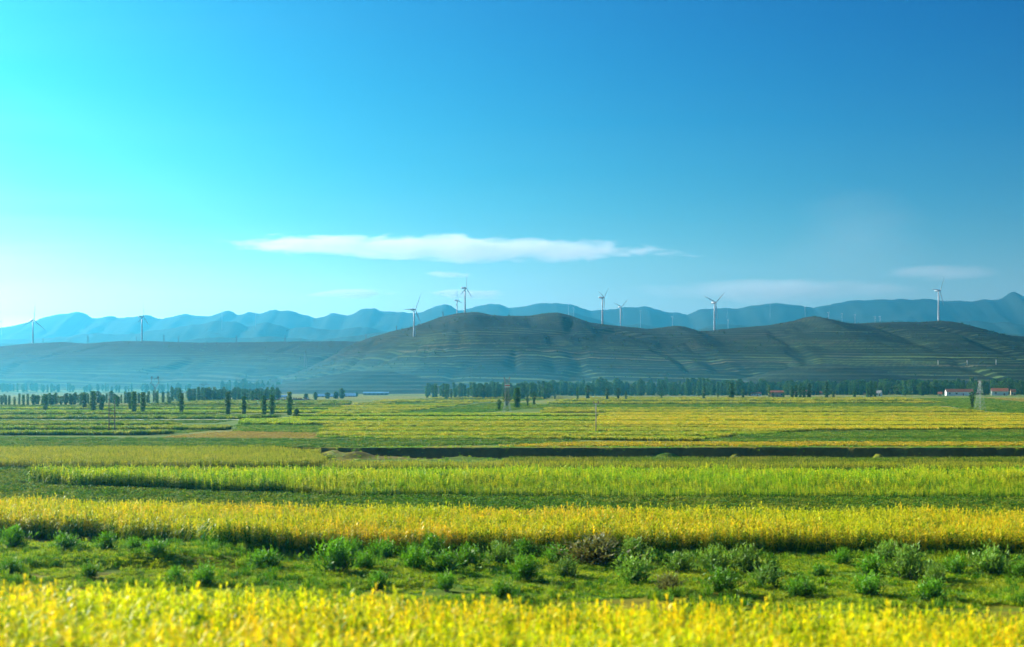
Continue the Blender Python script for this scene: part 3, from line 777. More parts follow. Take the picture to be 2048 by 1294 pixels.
def ffield(kind, pts, label, scale=1.0, row=1.9, step=1.9, wob=5.0, strips=None, alt=None, bands=None, altscale=0.6):
    """pts: corners as seen on the plain, (photo column, photo row)"""
    if alt:
        y0, y1 = min(y for _, y in pts), max(y for _, y in pts)
        cuts = [y1]; ra = random.Random(int(y0 * 7 + pts[0][0]))
        while cuts[-1] > y0 + 1.5: cuts.append(max(y0, cuts[-1] - ra.uniform(2.2, 5.5) * (0.5 + (cuts[-1] - 780) / 100)))
        ev = [band for i, band in enumerate(zip(cuts[:-1], cuts[1:])) if i % 2 == 0]; od = [band for i, band in enumerate(zip(cuts[:-1], cuts[1:])) if i % 2 == 1]
        ffield(kind, pts, label, scale, row, step, wob, strips, None, ev)
        if od: ffield(alt, pts, 'greener strips between the rows of the ' + label.split(' ', 1)[1] if len(label.split()) < 11 else 'greener strips within the ' + ' '.join(label.split()[1:9]), scale * altscale, row, step, wob, strips, None, od)
        return
    poly = [(p, gd(y)) for p, y in pts]
    far = max(d for _, d in poly)
    mid = sum(d for _, d in poly) / len(poly)
    k = 1.0 if mid < 620 else (1.5 if mid < 950 else 2.3)
    o = field('corn_field' if 'corn' in kind else ('stubble_field' if kind == 'stubble' else 'bean_field'), 'far_' + kind, poly, label, row * k, step * k, 1.0, 0.25, 0.0, wob * k, svar=0.04, strips=strips, bands=bands)
    if True:
        a = o.data.attributes['size']; n = len(o.data.vertices); s = np.empty(n * 3, np.float32); a.data.foreach_get('vector', s)
        s = s.reshape(-1, 3) * np.array([k, k, scale * 0.65], np.float32); a.data.foreach_set('vector', s.ravel())
    return o

ffield('bean_dark', [(-60, 896), (700, 894), (1150, 887), (1150, 881), (700, 877), (640, 879), (330, 877), (-60, 873)], 'dark green low crop just behind the gully on the left', alt='bean_green')
ffield('bean_gold', [(1010, 893), (2110, 892), (2110, 886), (1150, 886)], 'thin orange yellow strip on the far rim of the gully', 1.3)
ffield('bean_green', [(1400, 884), (2110, 885), (2110, 860), (1640, 863), (1500, 870)], 'green wedge of low crop right of the golden field', 1.0, alt='bean_dark')
ffield('corn_olive', [(640, 876), (1150, 880), (1390, 883), (1480, 871), (1630, 862), (1195, 855), (660, 853)], 'large yellow corn field around the single pole', 0.8, alt='corn_green')
ffield('corn_gold', [(1195, 853.5), (1640, 861), (2110, 858), (2110, 842), (1195, 841)], 'golden corn strip right of the single pole', 0.8, alt='corn_olive')
ffield('corn_gold', [(1200, 839.5), (2110, 840), (2110, 832), (2048, 831), (1960, 826), (1210, 826)], 'long golden corn strip below the lattice pylon', 0.8, alt='corn_olive')
ffield('corn_olive', [(1090, 826), (1960, 825), (1880, 817), (1090, 818)], 'pale golden corn strip reaching the tree belt fields', 0.8, alt='corn_green')
ffield('bean_green', [(1040, 816.5), (1870, 815.5), (1900, 809), (1000, 809)], 'narrow bright green strip below the tree belt', 0.9)
ffield('corn_olive', [(1100, 808), (1880, 807), (1840, 801), (1130, 801)], 'yellow green corn strip nearest the tree belt', 1.0, alt='bean_green')
ffield('corn_olive', [(1150, 800), (1820, 800), (1800, 796.5), (1180, 796.5)], 'thin yellow strip at the feet of the belt trees', 0.7)
ffield('bean_green', [(1830, 797), (1960, 796), (2110, 812), (2110, 832), (1960, 822), (1890, 812)], 'dark green field around the white lattice pylon', 0.9)
ffield('stubble', [(1960, 795), (2110, 800), (2110, 808), (1980, 798)], 'tan harvested strip at the right edge of the plain', 1.0)
ffield('corn_olive', [(640, 851.5), (1190, 853), (1190, 845), (600, 843)], 'yellow green corn strip left of the single pole', 0.85, alt='corn_green')
ffield('corn_green', [(560, 841.5), (1190, 843.5), (1190, 831), (900, 829), (600, 832)], 'pale green corn field below the trees by the red and white tower', 0.8, alt='bean_green')
ffield('bean_green', [(790, 828), (965, 807), (1060, 806), (1070, 816), (1000, 822), (910, 828)], 'smooth green parcel left of the red and white tower', 0.8)
ffield('corn_olive', [(640, 830), (790, 827), (940, 807), (700, 812)], 'pale yellow parcel with a slanting dark edge', 0.8, alt='corn_green')
ffield('corn_olive', [(700, 810), (960, 805), (1090, 800), (1080, 794), (930, 795), (780, 800)], 'pale field before the tents', 0.8, alt='bean_green')
ffield('stubble', [(325, 875), (640, 877), (650, 867), (500, 863), (400, 867)], 'bare straw coloured patch on the left plain', 1.0)
ffield('corn_deep', [(-60, 871), (240, 872), (380, 866), (455, 858.5), (440, 855), (300, 849), (-60, 847)], 'green corn field around the double wooden pole', 1.0, alt='bean_green')
ffield('bean_green', [(470, 863), (640, 866), (790, 853), (480, 851)], 'flat green parcel behind the straw patch', 0.9)
ffield('corn_green', [(480, 850), (640, 852), (590, 843), (500, 842)], 'small bright corn strip below the round bush', 1.0)
ffield('bean_dark', [(-60, 846), (430, 846), (470, 841), (-60, 840)], 'narrow dark crop strip before the pale farm track', 0.9)
ffield('corn_deep', [(-60, 837.5), (470, 838.5), (560, 834), (560, 829), (-60, 826)], 'green corn band in front of the left poplars', 0.9, alt='bean_dark')
ffield('corn_green', [(-60, 824), (560, 827), (690, 826), (690, 818), (-60, 817)], 'dull yellow field under the left poplars', 0.8, alt='bean_green')
ffield('bean_dark', [(-60, 815.5), (690, 816.5), (690, 811), (-60, 810)], 'darker green strip behind the left poplars', 0.9)
ffield('corn_deep', [(300, 809), (690, 809.5), (690, 803), (420, 802)], 'green strip in front of the low brown wall', 0.8)

def track(name, pts, width, label, mat):
    """a farm track laid on the plain as a thin sheet"""
    v, f = [], []
    for i, (p, y) in enumerate(pts):
        d = gd(y); x = gx(p, d)
        for s in (-1, 1):
            yy = d + s * width / 2; v.append((x, yy, float(ground_z(x, yy)) + 0.05))
    for i in range(len(pts) - 1): f.append((2*i, 2*i+2, 2*i+3, 2*i+1))
    o = obj(name, mesh_np(name, np.array(v), np.array(f), None, False, [mat])); tag(o, label, kind='structure')
M['track'] = plainmat('track', (0.52, 0.47, 0.36), 0.9, 0.15, 0.4)
track('farm_track', [(p, 839.2) for p in range(-60, 500, 20)], 5.5, 'pale farm track crossing the left plain', M['track'])
track('farm_road', [(p, 791.5) for p in range(1080, 2110, 40)], 9, 'pale road in front of the tree belt', M['track'])
track('farm_road', [(p, 783 - 0.004 * (p - 870)) for p in range(820, 1060, 20)], 30, 'pale road by the white tents', M['track'])

# grass between the front corn and the golden field
def grass():
    n = 60000
    Y = rng.uniform(100, 150, n); X = (rng.random(n) * 1.16 - 0.58) * 0.72 * Y * 1.1
    k = (Y < np.interp(1024 + F * X / Y, [-100, 250, 380, 430, 2100], [150, 146, 141, 135, 136]) + 1.0) & (fbm(X * 0.2, Y * 0.25, 3) > 0.34)
    X, Y = X[k], Y[k]
    scatter('grass', 'grass', np.stack([X, Y, ground_z(X, Y)], 1), (0.6 + 1.1 * fbm(X * 0.12 + 7, Y * 0.15, 3)) * rng.uniform(.6, 1.3, len(X)), 'short green and straw coloured grass of the meadow strip')
    n = 8000
    Y = rng.uniform(104, 150, n); X = (rng.random(n) * 1.16 - 0.58) * 0.72 * Y * 1.1
    edge = np.interp(1024 + F * X / Y, [-100, 250, 380, 430, 2100], [150, 146, 141, 135, 136])
    k = (Y < edge + 0.5) & (fbm(X * 0.14 + 3, Y * 0.2, 3) + 0.25 * sstep(9, 0, edge - Y) > 0.53)
    X, Y = X[k], Y[k]
    scatter('weeds', 'weed', np.stack([X, Y, ground_z(X, Y)], 1), rng.uniform(.6, 1.7, len(X)), 'tangled knee-high weeds between the shrubs')
    # along the gully rims and the field edges
    n = 9000
    Y = rng.uniform(286, 352, n); X = (rng.random(n) - .5) * 1.0 * 0.72 * 330 * 1.2
    px, yw, dep, near = gully_params(X, Y)
    k = ((Y > yw - 0.3) & (Y < yw + 6)) | ((Y < near + 5) & (px > 600))
    X, Y = X[k], Y[k]
    scatter('grass', 'grass', np.stack([X, Y, ground_z(X, Y)], 1), rng.uniform(.9, 2.2, len(X)), 'rough grass along the rims of the gully')
grass()

# ------------------------------------------------------------------ shrubs
def shrub_meshes(mat, seed, h=1.0):
    r = random.Random(seed); q, hs = [], []
    st = MB()
    for i in range(120):
        a = r.random() * 6.283; lean = abs(r.gauss(0, 0.42)); ln = h * r.uniform(.6, 1.08) * (1 - 0.25 * min(lean, 1))
        base = np.array([.12 * r.gauss(0, 1), .12 * r.gauss(0, 1), 0])
        d = np.array([math.cos(a) * math.sin(lean), math.sin(a) * math.sin(lean), math.cos(lean)])
        if i < 14: st.tube([tuple(base), tuple(base + d * ln * .7)], [.014 * h, .005 * h], 4)
        for j in range(9):
            t = 0.22 + 0.78 * j / 8
            c = base + d * ln * t + np.array([0, 0, -.12 * lean * t * t]) + np.array([r.gauss(0, .02), r.gauss(0, .02), 0])
            u = d + np.array([r.gauss(0, .45), r.gauss(0, .45), r.gauss(0, .3)]); u /= np.linalg.norm(u)
            s = np.cross(u, [r.gauss(0, 1), r.gauss(0, 1), r.gauss(0, 1)]); s /= np.linalg.norm(s) + 1e-6
            l_ = r.uniform(.07, .14) * h; w = r.uniform(.014, .028) * h
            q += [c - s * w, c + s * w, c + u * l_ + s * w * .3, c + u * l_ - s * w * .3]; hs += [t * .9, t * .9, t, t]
    return quads_to_mesh('foliage', q, hs, mat), st.build('stem', M['bark'])
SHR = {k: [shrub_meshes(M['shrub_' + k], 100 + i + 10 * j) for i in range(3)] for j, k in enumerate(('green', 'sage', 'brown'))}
ORD = ['first', 'second', 'third', 'fourth', 'fifth', 'sixth', 'seventh', 'eighth', 'ninth', 'tenth', 'eleventh', 'twelfth', 'thirteenth', 'fourteenth', 'fifteenth',
       'sixteenth', 'seventeenth', 'eighteenth', 'nineteenth', 'twentieth']
def ordinal(i):
    tens = {2: 'twenty', 3: 'thirty', 4: 'forty', 5: 'fifty', 6: 'sixty', 7: 'seventy', 8: 'eighty', 9: 'ninety'}
    tenth = {2: 'twentieth', 3: 'thirtieth', 4: 'fortieth', 5: 'fiftieth', 6: 'sixtieth', 7: 'seventieth', 8: 'eightieth', 9: 'ninetieth'}
    if i < 20: return ORD[i]
    n = i + 1
    return tenth[n // 10] if n % 10 == 0 else tens[n // 10] + '-' + ORD[n % 10 - 1]
# column, row of the base, height in photo pixels, wide factor, kind
shrubs = [(25, 1108, 46, 1.2, 'green'), (22, 1158, 34, 1.2, 'green'), (128, 1120, 36, 1.5, 'green'), (215, 1122, 36, 1.2, 'green'), (180, 1160, 30, 1.3, 'green'), (268, 1117, 24, 1.5, 'green'), (312, 1133, 34, 1.3, 'green'),
    (352, 1168, 34, 1.1, 'green'), (412, 1172, 42, 1.2, 'green'), (530, 1142, 40, 1.5, 'green'), (668, 1153, 66, 1.25, 'green'), (706, 1118, 40, 1.2, 'green'), (730, 1145, 36, 1.1, 'green'), (768, 1118, 38, 1.6, 'green'),
    (760, 1186, 40, 1.2, 'green'), (830, 1146, 48, 1.2, 'green'), (868, 1118, 46, 1.3, 'green'), (892, 1150, 46, 1.4, 'green'), (893, 1184, 38, 1.1, 'green'), (936, 1138, 48, 1.3, 'green'), (1000, 1132, 44, 1.5, 'sage'),
    (1052, 1164, 50, 1.2, 'green'), (1047, 1116, 34, 1.4, 'green'), (1130, 1158, 40, 1.3, 'sage'), (1188, 1132, 58, 2.0, 'brown'), (1268, 1124, 44, 1.5, 'sage'), (1268, 1168, 54, 1.25, 'sage'), (1110, 1128, 36, 1.4, 'green'),
    (1362, 1144, 38, 1.4, 'sage'), (1426, 1144, 54, 1.3, 'sage'), (1494, 1143, 56, 1.1, 'sage'), (1541, 1146, 32, 1.3, 'green'), (1685, 1128, 32, 1.2, 'green'), (1744, 1148, 40, 1.4, 'green'), (1776, 1126, 40, 1.2, 'sage'),
    (1818, 1156, 66, 1.3, 'sage'), (1912, 1148, 40, 1.2, 'green'), (1988, 1150, 58, 1.3, 'sage'), (1872, 1172, 46, 1.1, 'sage'), (1530, 1176, 50, 1.2, 'sage'), (1440, 1192, 48, 1.5, 'green'), (1600, 1190, 42, 1.5, 'green'),
    (1738, 1192, 46, 1.4, 'green'), (1868, 1200, 44, 1.6, 'green'), (1005, 1198, 38, 1.2, 'green'), (1338, 1190, 34, 1.5, 'brown'), (2040, 1160, 36, 1.3, 'green'), (1640, 1150, 26, 1.5, 'green')]
shrubs.sort()
for i, (p, y, hp, wf, kd) in enumerate(shrubs):
    d = gd(y); x = gx(p, d); hh = hp * d / F * 1.15
    z = float(ground_z(x, d))
    fo, stm = SHR[kd][i % 3]
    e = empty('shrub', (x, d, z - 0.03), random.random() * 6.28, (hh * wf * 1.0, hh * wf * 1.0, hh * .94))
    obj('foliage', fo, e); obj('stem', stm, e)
    size = 'large' if hp >= 52 else ('small' if hp < 36 else 'bushy')
    tint = {'green': 'deep green', 'sage': 'grey green', 'brown': 'brownish'}[kd]
    tag(e, '%s %s shrub on the grass strip, %s shrub counting from the left' % (size, tint, ordinal(i)), 'shrub', 'shrubs on the grass strip')

# ------------------------------------------------------------------ trees
def crown_mesh(mat, seed, h, fn, n, leaf):
    """leaf clumps spread through a crown volume whose radius over height is fn(t)"""
    r = np.random.default_rng(seed)
    k = 0; q = []; hs = []
    lob = r.normal(0, 1, (14, 3))
    while k < n:
        t = r.random(); a = r.random() * 6.283
        lump = 0.72 + 0.5 * math.sin(a * 2 + lob[int(t * 13)][0] * 3) * 0.35 + 0.22 * lob[int(t * 13.9)][1] * .6
        R_ = max(0.1, fn(t) * max(.45, lump)) * h
        rr = R_ * r.random() ** 0.45
        c = np.array([rr * math.cos(a), rr * math.sin(a), t * h])
        u = r.normal(0, 1, 3); u /= np.linalg.norm(u); s = np.cross(u, r.normal(0, 1, 3)); s /= np.linalg.norm(s) + 1e-6
        l_ = leaf * r.uniform(.6, 1.3)
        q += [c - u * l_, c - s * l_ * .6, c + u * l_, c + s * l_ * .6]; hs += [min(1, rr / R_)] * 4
        k += 1
    return quads_to_mesh('crown', q, hs, mat)
def trunk_mesh(h, r0, limbs, seed, top=0.85):
    r = random.Random(seed); b = MB()
    b.tube([(0, 0, -.3), (.03 * h * r.uniform(-.4, .4), 0, h * .3), (.03 * h * r.uniform(-.6, .6), .02 * h * r.uniform(-.6, .6), h * top)], [r0, r0 * .75, r0 * .2], 7)
    for i in range(limbs):
        z = h * r.uniform(.28, .65); a = r.random() * 6.3; ln = h * r.uniform(.12, .25)
        b.tube([(0, 0, z), (math.cos(a) * ln * .6, math.sin(a) * ln * .6, z + ln * .7), (math.cos(a) * ln, math.sin(a) * ln, z + ln * 1.3)], [r0 * .4, r0 * .25, r0 * .08], 5)
    return b.build('trunk', M['bark'], True)
def pop_fn(w, bare=0.1): return lambda t: 0 if t < bare else w * (math.sin(min(1, (t - bare) / (1 - bare) + .02) ** .75 * math.pi) ** .55)
def waist_fn(w): return lambda t: 0 if t < .09 else w * (math.sin(min(1, (t - .09) / .91) ** .75 * math.pi) ** .55) * (0.62 if .55 < t < .66 else 1.0)
def round_fn(w, bare=.3): return lambda t: 0 if t < bare else w * math.sin(min(1, (t - bare) / (1 - bare) * .97 + .03) * math.pi) ** .5
TREE = {}
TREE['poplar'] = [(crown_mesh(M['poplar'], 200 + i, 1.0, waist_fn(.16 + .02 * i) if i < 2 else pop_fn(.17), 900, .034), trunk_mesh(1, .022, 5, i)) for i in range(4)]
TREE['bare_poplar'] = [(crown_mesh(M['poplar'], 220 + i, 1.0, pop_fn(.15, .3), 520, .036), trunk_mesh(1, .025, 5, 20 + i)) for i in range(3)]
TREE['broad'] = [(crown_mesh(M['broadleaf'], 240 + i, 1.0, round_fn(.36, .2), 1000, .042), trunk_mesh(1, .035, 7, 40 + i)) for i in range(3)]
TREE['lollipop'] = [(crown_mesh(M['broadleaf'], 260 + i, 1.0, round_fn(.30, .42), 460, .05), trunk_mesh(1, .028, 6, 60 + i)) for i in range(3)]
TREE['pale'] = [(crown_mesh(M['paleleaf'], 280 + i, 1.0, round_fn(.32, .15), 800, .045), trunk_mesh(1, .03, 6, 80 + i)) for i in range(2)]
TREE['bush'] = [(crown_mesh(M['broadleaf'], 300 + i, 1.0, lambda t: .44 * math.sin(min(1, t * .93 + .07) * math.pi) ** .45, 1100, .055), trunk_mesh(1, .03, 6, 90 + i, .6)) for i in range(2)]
CATN = {'poplar': 'poplar_tree', 'bare_poplar': 'poplar_tree', 'broad': 'broadleaf_tree', 'lollipop': 'broadleaf_tree', 'pale': 'broadleaf_tree', 'bush': 'round_bush'}
ti = 0
def tree(kind, px, py, hpx, label, group, wide=1.0, d=None, z=None):
    global ti
    ti += 1
    d = d or gd(py); x = gx(px, d); z = float(ground_z(x, d)) if z is None else z
    h = hpx * d / F
    e = empty(CATN[kind], (x, d, z - 0.05), (ti * 2.399) % 6.283, (h * wide, h * wide, h))
    cr, tr = TREE[kind][ti % len(TREE[kind])]
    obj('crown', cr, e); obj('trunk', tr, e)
    return tag(e, label, 'bush' if kind == 'bush' else 'tree', group)

G1 = 'lone poplars on the left plain'
for kind, px, py, hp, lab, w in [
    ('poplar', 91, 822, 34, 'squat hazy poplar farthest left before the misty tree row', 1.35), ('poplar', 169, 818, 30, 'short poplar left of the tight group near the double pole', 1.3),
    ('poplar', 186, 824, 42, 'tall middle poplar of the three just left of the double pole', 1.2), ('poplar', 203, 824, 30, 'poplar directly left of the double wooden pole', 1.25),
    ('poplar', 235, 816, 22, 'small faint poplar directly right of the double wooden pole', 1.1), ('poplar', 260, 820, 26, 'thin short poplar leaning on the taller one right of the double pole', 1.1),
    ('poplar', 268, 827, 44, 'tall poplar with dense crown left of a near twin', 1.15), ('poplar', 286, 826, 42, 'slim twin poplar just left of the tall cat-head pylon', 1.05),
    ('poplar', 363, 827, 41, 'single poplar standing alone right of the cat-head pylon', 1.05), ('poplar', 456, 829, 45, 'tall waisted poplar between two wide gaps', 1.0),
    ('poplar', 488, 829, 36, 'shorter poplar left of the twin pair', 1.1), ('poplar', 528, 829, 38, 'left poplar of the close twin pair', 1.15), ('poplar', 544, 829, 39, 'right poplar of the close twin pair', 1.15),
    ('poplar', 579, 830, 46, 'tallest dark poplar above the round bush', 1.0)]:
    tree(kind, px, py, hp, lab, G1, w)
tree('bush', 593, 837, 19, 'dark round bush at the foot of the tallest left poplar', 'round bush', 1.0)
G2 = 'trees around the red and white tower'
for kind, px, py, hp, lab, w in [('lollipop', 998, 820, 18, 'small leaning round tree left of the red and white tower', 1.1), ('broad', 1014, 812, 26, 'dark tree at the foot of the red and white tower', .9),
    ('poplar', 1034, 816, 35, 'largest dark tree right of the red and white tower', 1.35), ('lollipop', 1055, 812, 15, 'little thin tree between the large dark tree and the forked tree', .8),
    ('lollipop', 1068, 810, 23, 'forked tree on the field corner right of the red and white tower', .9), ('lollipop', 1110, 798, 8, 'tiny bush-like tree at the end of the slanting field edge', 1.1)]:
    tree(kind, px, py, hp * 1.15, lab, G2, w * 1.1)
G3 = 'trees standing in front of the tree belt'
front = [('bare_poplar', 1155, 800, 26, .9), ('lollipop', 1175, 799, 28, 1.3), ('lollipop', 1214, 801, 24, 1.0), ('lollipop', 1236, 800, 24, 1.0), ('bare_poplar', 1252, 800, 18, 1.2), ('lollipop', 1323, 799, 14, 1.0),
    ('bare_poplar', 1407, 799, 26, 1.2), ('lollipop', 1436, 798, 11, .8), ('poplar', 1463, 798, 33, 1.5), ('lollipop', 1486, 798, 20, 1.0), ('bare_poplar', 1538, 797, 27, .9), ('lollipop', 1546, 797, 13, .8),
    ('poplar', 1567, 797, 12, 1.5), ('poplar', 1584, 797, 26, 1.1), ('poplar', 1592, 797, 28, 1.0), ('bare_poplar', 1601, 797, 30, 1.1), ('poplar', 1608, 797, 24, 1.1), ('poplar', 1618, 797, 32, 1.1), ('poplar', 1653, 797, 34, 1.05),
    ('poplar', 1667, 797, 14, 1.4), ('poplar', 1709, 796, 20, 1.4), ('bare_poplar', 1735, 795, 30, 1.0), ('poplar', 1742, 795, 34, .9), ('bare_poplar', 1750, 795, 32, .9)]
for i, (kind, px, py, hp, w) in enumerate(front):
    tree(kind, px, py, hp, '%s %s tree before the belt, %s from the left of that line' % ('tall' if hp > 29 else ('tiny' if hp < 15 else 'mid-sized'), {'poplar': 'columnar', 'bare_poplar': 'slender', 'lollipop': 'round-headed'}[kind], ordinal(i)), G3, w)
tree('lollipop', 1944, 817, 33, 'lone leaning tree left of the white lattice pylon', 'lone tree by the pylon', .8)
tree('pale', 1864, 789, 25, 'pale yellow green tree in the dark belt left of the long white house', 'pale tree', 1.1)
# belt of trees: every tree of its front line is a thing
G4 = 'front line of the dark tree belt'
k = 0
rr = random.Random(5)
px = 1092
while px < 2060:
    clear = 1340 < px < 1362 or 1418 < px < 1440 or 1535 < px < 1572 or 1876 < px < 1942 or 1970 < px < 2020
    if not clear:
        big = 1180 < px
        hp = (rr.uniform(16, 28) if px < 1180 else rr.uniform(18, 32)) * (0.8 + 0.5 * float(fbm(np.array(px * 0.03), np.array(2.0), 2)))
        if 1300 < px < 1345 or 1365 < px < 1418: hp = rr.uniform(30, 37)
        if px > 1780: hp = rr.uniform(22, 34)
        kind = rr.choice(['broad', 'bare_poplar', 'bare_poplar', 'poplar', 'broad'])
        tree(kind, px, rr.uniform(788.5, 791.5), hp, 'dark %s tree in the belt, %s along its front line from the left' % ({'broad': 'spreading', 'bare_poplar': 'slender', 'poplar': 'columnar'}[kind], ordinal(k) ) if k < 99 else 'dark tree far right in the belt', G4, rr.uniform(.9, 1.3))
        k += 1
    px += rr.uniform(5, 17)
# misty row on the left
G5 = 'misty row of trees on the left'
px = -4
k = 0
while px < 345:
    kind = rr.choice(['broad', 'bare_poplar', 'bare_poplar', 'poplar'])
    k += 1
    tree(kind, px, rr.uniform(808, 812) - 0.03 * max(0, px - 100), rr.uniform(17, 25), 'hazy %s tree in the misty row, %s counting from the left edge' % ({'broad': 'spreading', 'bare_poplar': 'slender', 'poplar': 'columnar'}[kind], ordinal(k - 1)), G5, rr.uniform(.9, 1.3))
    px += rr.uniform(7, 12)
G6 = 'bushes by the blue roofed sheds'
for p, y, hp, w, lab in [(612, 799, 12, 1.3, 'first low bush left of the blue roofed sheds'), (631, 799, 15, 1.0, 'upright dark bush left of the blue roofed sheds'), (655, 797, 12, 1.4, 'wide low bush before the blue roofed sheds'),
                    (672, 797, 14, 1.3, 'rounded bush before the blue roofed sheds'), (684, 797, 20, 1.0, 'tallest dark bush touching the blue roofed shed'), (713, 793, 9, 1.2, 'small bush between the two blue roofed sheds')]:
    tree('bush', p, y, hp, lab, G6, w)

# woods that read as one mass
for key in ('broad', 'bare_poplar', 'poplar'):
    pass
def tree_joined(kind, i):
    cr, tr = TREE[kind][i]
    o = []
    v0 = np.empty(len(cr.vertices) * 3); cr.vertices.foreach_get('co', v0); v0 = v0.reshape(-1, 3)
    v1 = np.empty(len(tr.vertices) * 3); tr.vertices.foreach_get('co', v1); v1 = v1.reshape(-1, 3)
    hs = np.empty(len(v0)); cr.attributes['h'].data.foreach_get('value', hs)
    me = bpy.data.meshes.new('wood_tree')
    fa = [tuple(p.vertices) for p in cr.polygons] + [tuple(j + len(v0) for j in p.vertices) for p in tr.polygons]
    me.from_pydata(np.concatenate([v0, v1]).tolist(), [], fa)
    at = me.attributes.new('h', 'FLOAT', 'POINT'); at.data.foreach_set('value', np.concatenate([hs, np.zeros(len(v1))]).astype(np.float32))
    me.materials.append(cr.materials[0]); me.materials.append(M['bark'])
    me.polygons.foreach_set('material_index', [0] * len(cr.polygons) + [1] * len(tr.polygons)); me.update()
    return me
proto('wood', [tree_joined('broad', 0), tree_joined('broad', 1), tree_joined('bare_poplar', 0), tree_joined('bare_poplar', 1), tree_joined('poplar', 2), tree_joined('poplar', 3)])
proto('scrub', [TREE['bush'][0][0], TREE['bush'][1][0]])
def wood(pxa, pxb, da, db, n, h0, h1, label, dens=None):
    Y = rng.uniform(da, db, n); P = rng.uniform(pxa, pxb, n); X = gx(P, Y)
    if dens is not None:
        k = rng.random(n) < np.interp(P, dens[0], dens[1]); X, Y = X[k], Y[k]
    hh = rng.uniform(h0, h1, len(X)) * (0.8 + 0.4 * fbm(X * 0.02, Y * 0.01, 3))
    zz = ground_z(X, Y)
    ht = main_hill(X, Y)[0]; zz = np.maximum(zz, ht)
    scatter('wood', 'wood', np.stack([X, Y, zz - 0.1], 1), np.stack([hh * 1.15, hh * 1.15, hh], 1), label, tilt=0.02)
wood(850, 1100, 1130, 1380, 230, 7, 13, 'misty plantation of slender trees left of the belt', ([850, 930, 1000, 1100], [.12, .5, .8, .9]))
wood(1040, 1480, 1330, 1500, 250, 8, 13, 'hazy plantation of slender trees behind the belt')
wood(1440, 2120, 1390, 1560, 430, 8, 14, 'deep dark green wood behind the village')
wood(340, 560, 1020, 1150, 95, 7, 10, 'thin misty plantation behind the left poplars')
wood(-60, 380, 1650, 1880, 170, 7, 11, 'blue misty clumps of trees at the foot of the left ridge', ([0, 150, 200, 380], [.9, .6, .4, .6]))
wood(440, 560, 1560, 1700, 40, 8, 13, 'misty clump of trees above the left plantation')
wood(-60, 340, 900, 980, 45, 5, 7.5, 'second layer of the misty left tree row')

def hill_scrub(fn, x0, x1, y0, y1, n, label):
    X = rng.uniform(x0, x1, n); Y = rng.uniform(y0, y1, n)
    z, t, k, fr, zc = fn(X, Y)
    keep = (t > 0.02) & (t < 1.0) & ((fr > 0.5) | (rng.random(n) < .25)) & (fbm(X * .006, Y * .006, 3) > .42)
    X, Y, z = X[keep], Y[keep], z[keep]
    s = rng.uniform(0.7, 2.2, len(X))
    scatter('scrub', 'scrub', np.stack([X, Y, z - .3], 1), np.stack([s * 1.3, s * 1.3, s], 1), label)
hill_scrub(main_hill, -450, 950, 1480, 2350, 5200, 'dark scrub dotted along the terrace edges')
hill_scrub(left_hill, -1200, 250, 1850, 2950, 2600, 'dark scrub dotted over the left ridge')

# ------------------------------------------------------------------ wind turbines
def blade_mesh(ln):
    v, f = [], []
    secs = [(0, .9, .9, 0), (.06, .9, .9, 0), (.2, 2.0, .5, 14), (.45, 1.4, .3, 8), (.75, .85, .18, 3), (.97, .4, .1, 0), (1.0, .1, .04, 0)]
    n = 8
    for t, c, th, tw in secs:
        for k in range(n):
            a = 2 * math.pi * k / n
            x = math.cos(a) * c * .55 + (c * .2 if t > .1 else 0); y = math.sin(a) * th * .55
            ct, st = math.cos(R(tw)), math.sin(R(tw))
            v.append((x * ct - y * st, x * st + y * ct, t * ln))
    for i in range(len(secs) - 1):
        for k in range(n): f.append((i*n+k, i*n+(k+1) % n, (i+1)*n+(k+1) % n, (i+1)*n+k))
    me = bpy.data.meshes.new('blade'); me.from_pydata(v, [], f + [tuple(range((len(secs)-1)*n, len(secs)*n))]); me.materials.append(M['turbine_white'])
    me.polygons.foreach_set('use_smooth', [True] * len(me.polygons)); me.update(); return me
TOWER_H, BLADE_L = 60.0, 33.0
TM = {}
TM['tower'] = MB().tube([(0, 0, -3), (0, 0, 0), (0, 0, 20), (0, 0, 40), (0, 0, TOWER_H)], [1.8, 1.8, 1.6, 1.35, 1.05], 16).build('tower', M['turbine_white'], True)
TM['blade'] = blade_mesh(BLADE_L)
nb = MB()
nb.tube([(0, -2.2, 0), (0, -1.6, 0), (0, 2, .1), (0, 6.5, .2), (0, 8.2, .3)], [1.2, 1.75, 1.9, 1.75, 1.0], 10)
nb.box(-.5, .5, 5.6, 6.6, 1.7, 2.5)
TM['nacelle'] = nb.build('nacelle', M['turbine_white'], True)
TM['hub'] = MB().tube([(0, -4.6, 0), (0, -4.2, 0), (0, -3.4, 0), (0, -2.25, 0)], [.25, .8, 1.25, 1.35], 12).build('hub', M['turbine_white'], True)

def turbine(loc, yaw, phase, label, s=1.0, group='wind turbines on the terraced hills', th=1.0):
    """yaw 0 turns the rotor to the camera, 90 to the right"""
    e = empty('wind_turbine', loc, R(yaw), s)
    tw = obj('tower', TM['tower'], e); tw.scale = (1, 1, th)
    top = TOWER_H * th
    obj('nacelle', TM['nacelle'], e, (0, 0, top + 1.5))
    hb = obj('hub', TM['hub'], e, (0, 0, top + 1.5))
    for k in range(3):
        b = obj('blade', TM['blade'], e, (0, -3.3, top + 1.5)); b.rotation_euler = (0, R(phase + 120 * k), 0)
    return tag(e, label, 'wind turbine', group)

